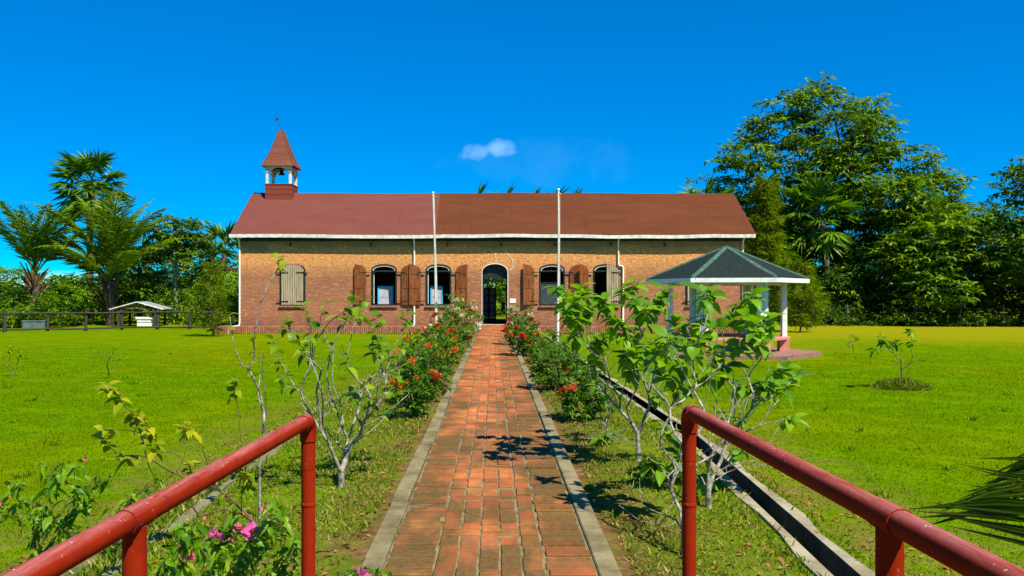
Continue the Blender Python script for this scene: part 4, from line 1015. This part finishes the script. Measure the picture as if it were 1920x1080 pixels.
feather_palm('feather_palm', 'feathery palm leaning fronds out of the second leafy tree', base_at(1745, 53.5), hz(430, 53.5), 13, 3.2, M['palm_y'], .7, 30, (1.3, .2), 1.0, .16, 0)
wispy_tree('feathery_conifer', 'tall narrow wispy green tree right behind the hall right end', base_at(1438, 47), 8.3, 1.5, 120, M['feather'], M['bark'], 'tree', .40, 70, .62)
wispy_tree('feathery_sapling', 'wispy yellow green sapling between the gazebo and right fence', base_at(1500, 44), 3.6, 1.3, 50, M['feather'], M['twig'], 'tree', .34, 60, .5)
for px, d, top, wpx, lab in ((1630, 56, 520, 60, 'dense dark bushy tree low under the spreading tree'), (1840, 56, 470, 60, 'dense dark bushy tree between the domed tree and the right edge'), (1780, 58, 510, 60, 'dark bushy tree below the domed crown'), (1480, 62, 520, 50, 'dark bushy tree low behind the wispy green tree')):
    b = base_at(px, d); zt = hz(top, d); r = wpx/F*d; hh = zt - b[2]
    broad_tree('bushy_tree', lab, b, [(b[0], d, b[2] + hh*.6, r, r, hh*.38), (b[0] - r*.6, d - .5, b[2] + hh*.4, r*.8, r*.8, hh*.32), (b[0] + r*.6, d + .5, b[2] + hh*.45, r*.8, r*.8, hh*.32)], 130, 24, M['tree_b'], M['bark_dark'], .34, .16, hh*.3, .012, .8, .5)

def thicket(name, label, x0, x1, y0, y1, hfun, n, mats, L=.30, W=.15, clump=24):
    k = n // clump; x = rng.uniform(x0, x1, k); y = y0 + (y1 - y0)*rng.random(k)**1.3; ok = ~((x > -25) & (x < -17.8) & (y < 54.6)); x, y = x[ok], y[ok]; k = len(x); H = np.maximum(hfun(x, y), .12); z = H*rng.random(k)**.6
    c = np.column_stack([x, y, z + gz(x, y)]); mb = MB(); crown_leaves(mb, c, clump, .6, L, W, .6, .12, 3, .3, [.55, .25, .2])
    st = MB()
    for i in rng.choice(k, min(k, 160), False): st.tube([(x[i], y[i], float(gz(x[i], y[i])) - .1), (x[i] + rng.normal(0, .3), y[i], gz(x[i], y[i]) + z[i]*.6), c[i]], [.03, .02, .008], 4, 1, False)
    for v, q in zip(st.V, [0]*len(st.V)): pass
    off = mb.n
    mb.V += st.V; mb.uv += st.uv; mb.B += [(a + off, 3, s) for a, m, s in st.B]; mb.n += st.n
    return stuff(mb.build(name, [mats, M['under_dark'], M['tree_c'] if mats is M['under'] else M['tree_a'], M['bark_dark']]), label, 'undergrowth')
def hl(x, y): return 1.35 + .5*np.sin(x*.7) + .4*np.sin(x*1.9 + 1) + (y - 49)*.20
thicket('undergrowth', 'dense sunlit green undergrowth beneath the left palms', -48, -12.5, 49.2, 62, hl, 90000, M['under'], .22, .11)
thicket('undergrowth', 'low green thicket growing behind the hall', -13, 16, 58, 70, lambda x, y: 3.6 + .8*np.sin(x), 16000, M['under'], .34, .17)
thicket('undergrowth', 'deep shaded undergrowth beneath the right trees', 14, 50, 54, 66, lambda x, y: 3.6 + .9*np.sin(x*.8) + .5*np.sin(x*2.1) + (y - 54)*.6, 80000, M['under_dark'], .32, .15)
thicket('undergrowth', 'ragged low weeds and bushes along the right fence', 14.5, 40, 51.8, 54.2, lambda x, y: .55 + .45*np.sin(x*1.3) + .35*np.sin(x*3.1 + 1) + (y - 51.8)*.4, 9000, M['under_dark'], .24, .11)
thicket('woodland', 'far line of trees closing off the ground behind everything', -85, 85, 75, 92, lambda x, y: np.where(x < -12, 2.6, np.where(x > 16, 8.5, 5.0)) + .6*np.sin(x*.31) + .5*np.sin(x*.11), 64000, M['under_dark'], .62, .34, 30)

# ------------------------------------------------------------------ shrubs beside the walk
def whorl(mb, tip, td, k, L, W, detail, spread=.03, droop=.35, mat=0):
    a = rng.uniform(0, 6.283) + np.arange(k)*2.39996; e = np.interp(np.arange(k), [0, k], [.55, -.75]) + rng.normal(0, .2, k)
    A = np.column_stack([np.cos(a)*np.cos(e), np.sin(a)*np.cos(e), np.sin(e)]) + td*.25
    P = tip - td*np.linspace(0, spread*3, k)[:, None]
    N = np.array([0, 0, 1.0]) + np.column_stack([np.cos(a), np.sin(a), np.zeros(k)])*.5 + rng.normal(0, .2, (k, 3))
    leaves(mb, P, A, L*rng.uniform(.5, 1.2, k), W*rng.uniform(.7, 1.15, k), N, droop*1.4, .28, detail, mat)
def shrub(name, label, bpx, bpy, tips, d0, dj, kl, L, W, leafmat, barkmat, detail=True, extra=0, trunk=.22, rt=.0026, bare=0, group=None, cat='shrub', wander=.10, droop=.35):
    d = CAMH*F/(bpy - VY) if bpy else d0; b = at(bpx, bpy, d); b[2] = gz(b[0], b[1])
    t = thing(name, label, cat, b, group); T = []
    for q in tips:
        px, py = q[0], q[1]; dd = d0 + (q[2] if len(q) > 2 else rng.normal(0, dj)); T.append(at(px, py, dd) - b)
    T = np.array(T); n0 = len(T)
    if extra:
        i = rng.integers(0, n0, extra); T = np.concatenate([T, T[i]*rng.uniform(.82, 1.0, (extra, 1)) + rng.normal(0, .13, (extra, 3))])
    nl = len(T)
    if bare:
        i = rng.integers(0, n0, bare); T = np.concatenate([T, T[i]*rng.uniform(.45, .9, (bare, 1)) + rng.normal(0, .14, (bare, 3))])
    T[:, 2] = np.maximum(T[:, 2], .08)
    sm, td = grow((0, 0, -.04), T, trunk, rt, .13, wander*.6, .5, .62, sides=6)
    sm.build('stem', barkmat, t); mb = MB()
    for i in range(nl): whorl(mb, T[i], td[i], int(rng.integers(*kl)), L*rng.uniform(.8, 1.15), W, detail, .03, droop)
    mb.build('foliage', leafmat, t)
    return t, b, T
A_t = [(1081, 559), (1041, 540), (1062, 590), (1100, 580), (1135, 575), (1167, 545), (1150, 600), (1190, 560), (1210, 580), (1120, 640), (1080, 620), (1172, 630), (1199, 615), (1215, 645), (1120, 665), (1172, 668), (1060, 560), (1100, 548), (1245, 542, -.4), (1240, 560, -.4), (1130, 560)]
B_t = [(1264, 605), (1253, 632), (1300, 650), (1264, 670), (1312, 634), (1333, 543), (1328, 590), (1290, 600), (1226, 870, .2), (1210, 860, .2), (1247, 795, .5), (1345, 612), (1230, 650), (1317, 545)]
C_t = [(1411, 550), (1414, 605), (1371, 595), (1400, 590), (1430, 615), (1355, 661), (1385, 640), (1457, 709), (1494, 704), (1475, 690), (1440, 715), (1403, 725), (1376, 782), (1317, 897), (1420, 640), (1395, 565), (1335, 655), (1440, 600)]
shrub('leafy_shrub', 'broad leaved shrub with pale branches nearest the walk behind the red rail post', 1196, 857, A_t, 7.9, .35, (11, 17), .148, .084, M['big_leaf'], M['bark_white'], True, 14, .3, .0020, 90)
shrub('leafy_shrub', 'broad leaved shrub standing closest behind the right rail end post', 1283, 1031, B_t, 5.6, .25, (8, 13), .136, .078, M['big_leaf'], M['bark_white'], True, 6, .34, .0020, 70)
shrub('leafy_shrub', 'broad leaved shrub beside the right drain, its branches reaching over the lawn', 1328, 940, C_t, 6.5, .25, (9, 14), .142, .082, M['big_leaf'], M['bark_white'], True, 8, .3, .0020, 70)
shrub('leafy_shrub', 'small shrub of bare grey stems with one low leaf tuft by the walk', 1140, 825, [(1130, 830), (1135, 815), (1122, 825), (1128, 735), (1112, 720), (1160, 715)], 8.8, .15, (4, 7), .11, .06, M['big_leaf'], M['bark_white'], True, 0, .12, .0026, 22)
L_t = [(538, 596), (583, 612), (569, 573), (608, 571), (647, 583), (663, 563), (676, 578), (698, 612), (752, 587), (764, 600), (713, 636), (729, 652), (760, 640), (519, 672), (511, 636), (530, 703), (563, 645), (628, 641), (651, 668), (655, 734), (678, 719), (694, 742), (744, 719), (748, 692), (655, 590), (600, 615), (540, 610), (705, 590), (690, 650), (745, 660), (620, 660), (590, 655), (668, 735), (640, 760)]
shrub('sparse_shrub', 'sparse shrub with white forked stems left of the walk', 640, 905, L_t, 6.9, .35, (4, 8), .11, .06, M['shrub_leaf'], M['bark_white'], True, 6, .16, .0026, 50, None, 'shrub', .14)
shrub('bare_sapling', 'tall thin whitish sapling with one yellow leaf tuft against the hall', 487, 958, [(522, 482), (528, 492), (475, 640), (430, 590, .1), (465, 690)], 5.9, .05, (3, 5), .075, .05, M['yellow_leaf'], M['bark_white'], True, 0, .42, .0032, 5, None, 'sapling', .12)
t, b, T = shrub('leaning_shrub', 'leaning shrub of long twigs with yellowish leaf tufts left of the rail', 478, 985, [(200, 722), (215, 735), (255, 785), (270, 795), (245, 775), (192, 805), (186, 815), (228, 855), (222, 862), (350, 795), (342, 802), (292, 820), (455, 890), (470, 895), (437, 715), (355, 870), (270, 790), (196, 730)], 5.0, .12, (9, 14), .078, .050, M['yellow_leaf'], M['twig'], True, 0, .1, .0018, 10, None, 'shrub', .12)
shrub('lawn_shrub', 'little shrub on a dry grass mound on the right lawn', 1690, 700, [(1652, 633), (1655, 640), (1678, 640), (1682, 648), (1705, 622, 0), (1640, 655), (1710, 640)], 15.3, .1, (6, 11), .16, .085, M['shrub_leaf'], M['bark_white'], False, 0, .1, .003, 12)
shrub('lawn_sprig', 'tiny pale sprig on the left lawn near the photo edge', 24, 688, [(14, 655), (22, 650), (30, 655), (36, 660), (8, 662)], 17.6, .1, (6, 10), .10, .04, M['yellow_leaf'], M['twig'], False, 0, .06, .003, 6, None, 'plant')
shrub('lawn_sprig', 'tiny twiggy sprig on the left lawn below the open shelter', 205, 690, [(190, 650), (212, 648), (200, 660), (236, 672), (168, 655)], 17.0, .1, (2, 4), .07, .03, M['yellow_leaf'], M['twig'], False, 0, .06, .003, 6, None, 'plant')
shrub('lawn_sprig', 'tiny green sprig in the yellow grass right of the gazebo', 1600, 640, [(1596, 628), (1604, 632), (1610, 635)], 24.0, .1, (6, 9), .14, .05, M['shrub_leaf'], M['twig'], False, 0, .06, .004, 4, None, 'plant')

# flowering bushes in two rows
def flower_head(kind):
    mb = MB()
    if kind == 'umbel':
        n = 46; d = rdirs(n, .6, 1.0); d[:, 2] = np.abs(d[:, 2]); leaves(mb, d*rng.uniform(.02, .055, (n, 1)), d + rng.normal(0, .4, (n, 3)), .035, .024, None, .2, .1)
    elif kind == 'rose':
        n = 26; d = rdirs(n, .5, 1.0); leaves(mb, d*rng.uniform(.0, .028, (n, 1)), d, .05, .045, None, -.4, .25)
    else:
        for k in range(3):
            n = 3; a = rng.uniform(0, 6.28) + np.arange(n)*2.09; c = rng.normal(0, .009, 3); e = .5 if k else .2
            leaves(mb, np.repeat(c[None], n, 0), np.column_stack([np.cos(a), np.sin(a), np.full(n, e)]), .05, .042, None, -.15, .2, True)
    return mb
HEADS = {}
def head_mesh(kind, m):
    k = (kind, m)
    if k not in HEADS:
        o = flower_head(kind).build('flower', M[m]); HEADS[k] = o.data; bpy.data.objects.remove(o)
    return HEADS[k]
def put_flower(par, loc, kind, m, sc=1.0):
    o = bpy.data.objects.new('flower', head_mesh(kind, m)); COL.objects.link(o); o.parent = par; o.location = [float(q) for q in loc]
    o.rotation_euler = (rng.normal(.55, .3), rng.normal(0, .3), rng.uniform(0, 6.28)); o.scale = (sc,)*3
def bush(label, x, y, h, r, leafmat, flowers, per=16, ntip=60, L=.075, W=.035, cat='flowering bush', fscale=1.0):
    b = np.array([x, y, float(gz(x, y))]); t = thing('flowering_bush', label, cat, b, 'flowering bushes along the walk')
    tips = lobes([(0, 0, h*.55, r, r, h*.45), (r*.35, .1, h*.42, r*.75, r*.75, h*.38), (-r*.35, -.1, h*.38, r*.75, r*.75, h*.36)], ntip, .7); tips = tips[tips[:, 2] > .08]
    sm, td = grow((0, 0, -.04), tips, .08, .0035, .12, .15, .5, .2, sides=4); sm.build('stem', M['twig'], t)
    mb = MB(); crown_leaves(mb, tips, per, .11, L, W, .9, 0.0); mb.build('foliage', leafmat, t)
    top = tips[(tips[:, 2] > h*.35) & (tips[:, 1] < r*.5)]
    for kind, m, k, sc in flowers:
        for i in range(k):
            p = top[rng.integers(len(top))]; put_flower(t, p + norm(p - np.array([0, 0, h*.4]))*.07, kind, m, sc*fscale*rng.uniform(.8, 1.2))
bush('dark flowering bush nearest on the left of the walk, dotted orange red', -.98, 10.6, .66, .26, M['bush_leaf'], [('umbel', 'orange', 7, 1.0)], 16, 60)
bush('second flowering bush on the left of the walk, one bright red head on top', -1.05, 12.0, .88, .36, M['bush_leaf'], [('umbel', 'orange', 3, 1.1), ('umbel', 'red', 1, 1.2)], 16, 80)
bush('green bush on the left of the walk with a few orange heads', -1.05, 14.0, .92, .42, M['bush_leaf'], [('umbel', 'orange', 4, 1.1)], 16, 90)
bush('leafy bush midway on the left of the walk, nearly without flowers', -1.12, 16.4, .95, .50, M['rose_leaf'], [('umbel', 'orange', 2, 1.1)], 16, 90)
bush('rose bush on the left of the walk with red heads low by the kerb', -1.0, 18.8, 1.05, .50, M['bush_leaf'], [('rose', 'red', 7, 1.5), ('rose', 'cream', 4, 1.3), ('umbel', 'orange', 2, 1.1)], 16, 90)
bush('tall airy light green rose bush with cream blooms left of the doorway', -.98, 22.0, 1.62, .58, M['rose_leaf'], [('rose', 'cream', 11, 1.5), ('rose', 'red', 2, 1.4)], 10, 110, .09, .04)
bush('airy green rose bush farthest up the left of the walk', -1.02, 26.5, 1.45, .6, M['rose_leaf'], [('rose', 'cream', 7, 1.7), ('rose', 'red', 3, 1.6)], 11, 100, .10, .045)
bush('rose bush with a cluster of bright red blooms right of the doorway', .74, 21.0, 1.0, .40, M['bush_leaf'], [('rose', 'red', 12, 1.35), ('rose', 'cream', 9, 1.1)], 18, 90)
bush('cream and red rose bush farthest up the right of the walk', .80, 25.5, 1.25, .42, M['rose_leaf'], [('rose', 'cream', 8, 1.7), ('rose', 'red', 4, 1.7)], 12, 80, .10, .045)
bush('low dark green bush behind the right flagpole foot', 1.3, 19.5, .72, .36, M['bush_leaf'], [('rose', 'red', 1, 1.2)], 16, 60)
bush('broad green bush midway on the right of the walk', .98, 13.6, .80, .44, M['bush_leaf'], [('umbel', 'red', 1, 1.0)], 17, 110)
bush('dark bush nearest on the right of the walk among pale twigs', 1.14, 10.4, .62, .30, M['bush_leaf'], [('umbel', 'red', 3, .9)], 16, 80)

# bougainvillea in the left foreground
def bougain(label, bpx, d0, dz, tips, ntwig, flw, L=.060, W=.022, mats='shrub_leaf', trunk=.15):
    b = at(bpx, 1080, d0); b[2] = gz(b[0], b[1]); t = thing('bougainvillea', label, 'shrub', b); T = np.array([at(q[0], q[1], d0 + (q[2] if len(q) > 2 else rng.normal(0, .18))) - b for q in tips]); n0 = len(T)
    i = rng.integers(0, n0, ntwig); T2 = T[i]*rng.uniform(.6, 1.0, (ntwig, 1)) + rng.normal(0, .07, (ntwig, 3)); A = np.concatenate([T, T2]); A[:, 2] = np.maximum(A[:, 2], .05)
    sm, td = grow((0, 0, -.05), A, trunk, .0016, .09, .10, .5, .5, sides=5); sm.build('stem', M['twig'], t); mb = MB()
    for p, q in zip(A, td):
        k = int(rng.integers(9, 17)); s = rng.uniform(0, .17, k); a = rng.uniform(0, 6.28, k); e = rng.normal(.0, .35, k)
        leaves(mb, p - q*s[:, None] + rng.normal(0, .012, (k, 3)), np.column_stack([np.cos(a), np.sin(a), e - .15]), L*rng.uniform(.6, 1.25, k), W, None, .95, .3, True)
    mb.build('foliage', M[mats], t)
    for px, py, m, sc in flw: put_flower(t, at(px, py, d0 - .12) - b, 'bract', m, sc*.72)
bougain('bougainvillea with magenta bracts in front of the left drain, under the rail', 440, 3.75, 0,
    [(330, 1040), (380, 1020), (420, 985), (450, 960), (470, 1030), (500, 1000), (540, 980), (430, 945), (520, 940), (300, 1030), (340, 985), (560, 1040), (400, 1060), (360, 1075), (520, 1050), (550, 1020), (310, 1070), (440, 1070), (480, 1075), (545, 960), (350, 1000)], 46,
    [(470, 998, 'magenta', 1.15), (484, 1003, 'magenta', 1.0), (456, 1002, 'magenta', .9), (495, 992, 'magenta', .8), (402, 1000, 'magenta', .7), (348, 1045, 'salmon', .8), (408, 1008, 'magenta', .8), (447, 992, 'salmon', .7), (343, 1033, 'salmon', .65), (352, 1056, 'salmon', .8), (436, 1014, 'salmon', .5), (510, 1010, 'salmon', .5), (497, 955, 'salmon', .4), (390, 972, 'salmon', .4)])
bougain('bougainvillea bush at the photo left edge, sparse green twigs above the rail', 30, 4.3, 0,
    [(80, 865), (120, 860), (150, 875), (185, 885), (205, 900), (100, 885), (10, 900), (40, 910), (0, 940), (25, 960), (60, 930), (130, 930), (170, 925), (110, 900), (-40, 920), (-70, 900), (270, 920, .3), (300, 900, .3), (250, 930, .3), (320, 890, .3), (60, 980), (200, 1000), (140, 990)], 12,
    [(20, 932, 'salmon', .7), (2, 945, 'salmon', .6), (158, 863, 'salmon', .4)])
t = bougain('low magenta flowering sprig at the bottom edge beside the walk', 676, 4.4, 0, [(676, 1076), (690, 1080), (665, 1084), (650, 1090)], 8, [(678, 1077, 'magenta', .95), (690, 1082, 'magenta', .7)], trunk=.04)

# palm leaf at the right edge, hanging in from a young palm
pb = np.array([2.26, 3.15, float(gz(2.26, 3.15)) - .1]); t = thing('young_palm', 'young palm whose dark leaf tips hang in at the bottom right corner', 'palm', pb)
g = MB(); q = np.linspace(0, 1, 7); g.tube(np.column_stack([.03*np.sin(q*3), 0*q, -.1 + .75*q]), np.interp(q, [0, 1], [.075, .05]), 9); g.build('trunk', M['palm_bark'], t)
mb = MB(); st = MB()
for az, el, L in ((-1.75, .95, 1.05), (.4, .9, 1.2), (1.3, 1.1, .9), (-.6, .8, 1.2), (2.0, 1.25, .6)):
    feather_frond(mb, (0, 0, .58), az, el, L, 1.6, .50, 19, .013, 0, st, -.30)
mb.build('crown', M['shade_palm'], t); st.build('frond_stem', M['palm_y'], t)

# ------------------------------------------------------------------ grass, litter
def blades(n, dmin, dmax, test, hlo, hhi, w, mats, name, label, xr=None, widen=1.0):
    d = dmin*(dmax/dmin)**rng.random(n); x = rng.uniform(-.68, .72, n)*d if xr is None else rng.uniform(xr[0], xr[1], n); ok = test(x, d) & (rng.random(n) > (d - dmax*.45)/(dmax*.55)); x, d = x[ok], d[ok]; n = len(x)
    P = np.column_stack([x, d, gz(x, d) - .004]); clump = rng.random(n)
    H = (hlo + (hhi - hlo)*clump*rng.random(n))*rng.uniform(.6, 1.3, n)*(1 + .03*(d - 5)); A = np.column_stack([rng.normal(0, .75, n), rng.normal(-.15, .75, n), np.ones(n)])
    N = norm(np.column_stack([rng.normal(0, 1, n), rng.normal(0, 1, n), np.full(n, .3)]))
    mb = MB(); A = norm(A); S_ = norm(np.cross(A, N)); W = w*np.maximum(1, (d/6)**widen)
    V = np.stack([P - S_*W[:, None]/2, P + S_*W[:, None]/2, P + A*H[:, None]*.6 + S_*W[:, None]*.35, P + A*H[:, None] + N*(H*.35)[:, None]], 1).reshape(-1, 3)
    mb.add(V, np.arange(n)[:, None]*4 + np.array([[0, 1, 2, 3]]), 0, True)
    return stuff(mb.build(name, mats), label, 'grass')
def off_drain(x, y): return np.minimum(np.abs(x - drain_c(1, y)), np.abs(x - drain_c(-1, y))) > .17
blades(300000, 3.6, 34, lambda x, y: ((x < drain_c(-1, y) - .18) | (x > drain_c(1, y) + .18)) & (np.hypot(x - GC[0], y - GC[1]) > 3.1), .010, .032, .0055, M['blade'], 'lawn_grass', 'short bright green lawn grass on both sides', None, .75)
blades(240000, 3.4, 36, lambda x, y: (np.abs(x + .02) > .80) & (x > drain_c(-1, y) + .17) & (x < drain_c(1, y) - .17) & (np.sin(x*5 + y*1.9) + np.sin(y*3.1 - x*2.0) + rng.normal(0, .8, len(x)) > -.9), .012, .062, .006, M['dry_blade'], 'verge_grass', 'patchy green and dry grass on the strips between walk and drains', (-2.35, 2.15), .8)
blades(70000, 3.6, 34, lambda x, y: (np.abs(np.abs(x - np.where(x > 0, drain_c(1, y), drain_c(-1, y))) - .20) < .07), .02, .10, .0065, M['dry_blade'], 'drain_edge_grass', 'tufts of drying grass along the drain lips')
blades(26000, 3.6, 36, lambda x, y: np.abs(x - drain_c(-1, y)) < .085, .03, .10, .0065, M['dry_blade'], 'drain_weeds', 'dry weeds choking the old drain on the left of the walk', (-2.6, -2.1), .8)
n = 5200; d = 3.6*(26/3.6)**rng.random(n); x = rng.uniform(.78, 2.9, n)*rng.choice([-1, 1], n); ok = off_drain(x, d); x, d = x[ok], d[ok]; n = len(x)
mb = MB(); leaves(mb, np.column_stack([x, d, gz(x, d) + .012]), np.column_stack([rng.normal(0, 1, n), rng.normal(0, 1, n), rng.normal(0, .15, n)]), rng.uniform(.02, .06, n), .022, np.column_stack([rng.normal(0, .3, (n, 2)), np.ones(n)]), .2, .2)
stuff(mb.build('leaf_litter', M['litter']), 'brown fallen leaves strewn beside the walk', 'leaf litter')
n = 150; cd = 5*(32/5)**rng.random(n); cx = rng.uniform(-.66, .7, n)*cd; ok = (np.abs(cx) > 2.7) & (np.hypot(cx - GC[0], cd - GC[1]) > 3.2); cx, cd = cx[ok], cd[ok]; n = len(cx); m_ = 22
x = np.repeat(cx, m_) + rng.normal(0, .045, n*m_); y = np.repeat(cd, m_) + rng.normal(0, .045, n*m_)
mb = MB(); leaves(mb, np.column_stack([x, y, gz(x, y) - .005]), np.column_stack([rng.normal(0, .5, (n*m_, 2)), np.ones(n*m_)]), np.repeat(rng.uniform(.03, .10, n), m_)*rng.uniform(.6, 1.2, n*m_), .011, None, .6, .1)
stuff(mb.build('weed_tufts', M['weed']), 'taller weed tufts dotted over both lawns', 'weeds')
# dry mound under the little lawn shrub
b = at(1690, 703, 15.3); b[2] = gz(b[0], b[1])
mb = MB(); mb.lathe([(.40, -.06), (.30, .03), (.16, .09), (.0, .11)], (0, 0, 0), 18); n = 1800; a = rng.uniform(0, 6.28, n); r = .5*rng.random(n)**.7
P = np.column_stack([r*np.cos(a), r*np.sin(a), .10 - .55*r*r]); leaves(mb, P, rdirs(n, .6), .13, .014, None, .4, .1, False, 1)
o = mb.build('grass_mound', [M['ground'], M['dry_blade']]); o.location = b; structure(o)
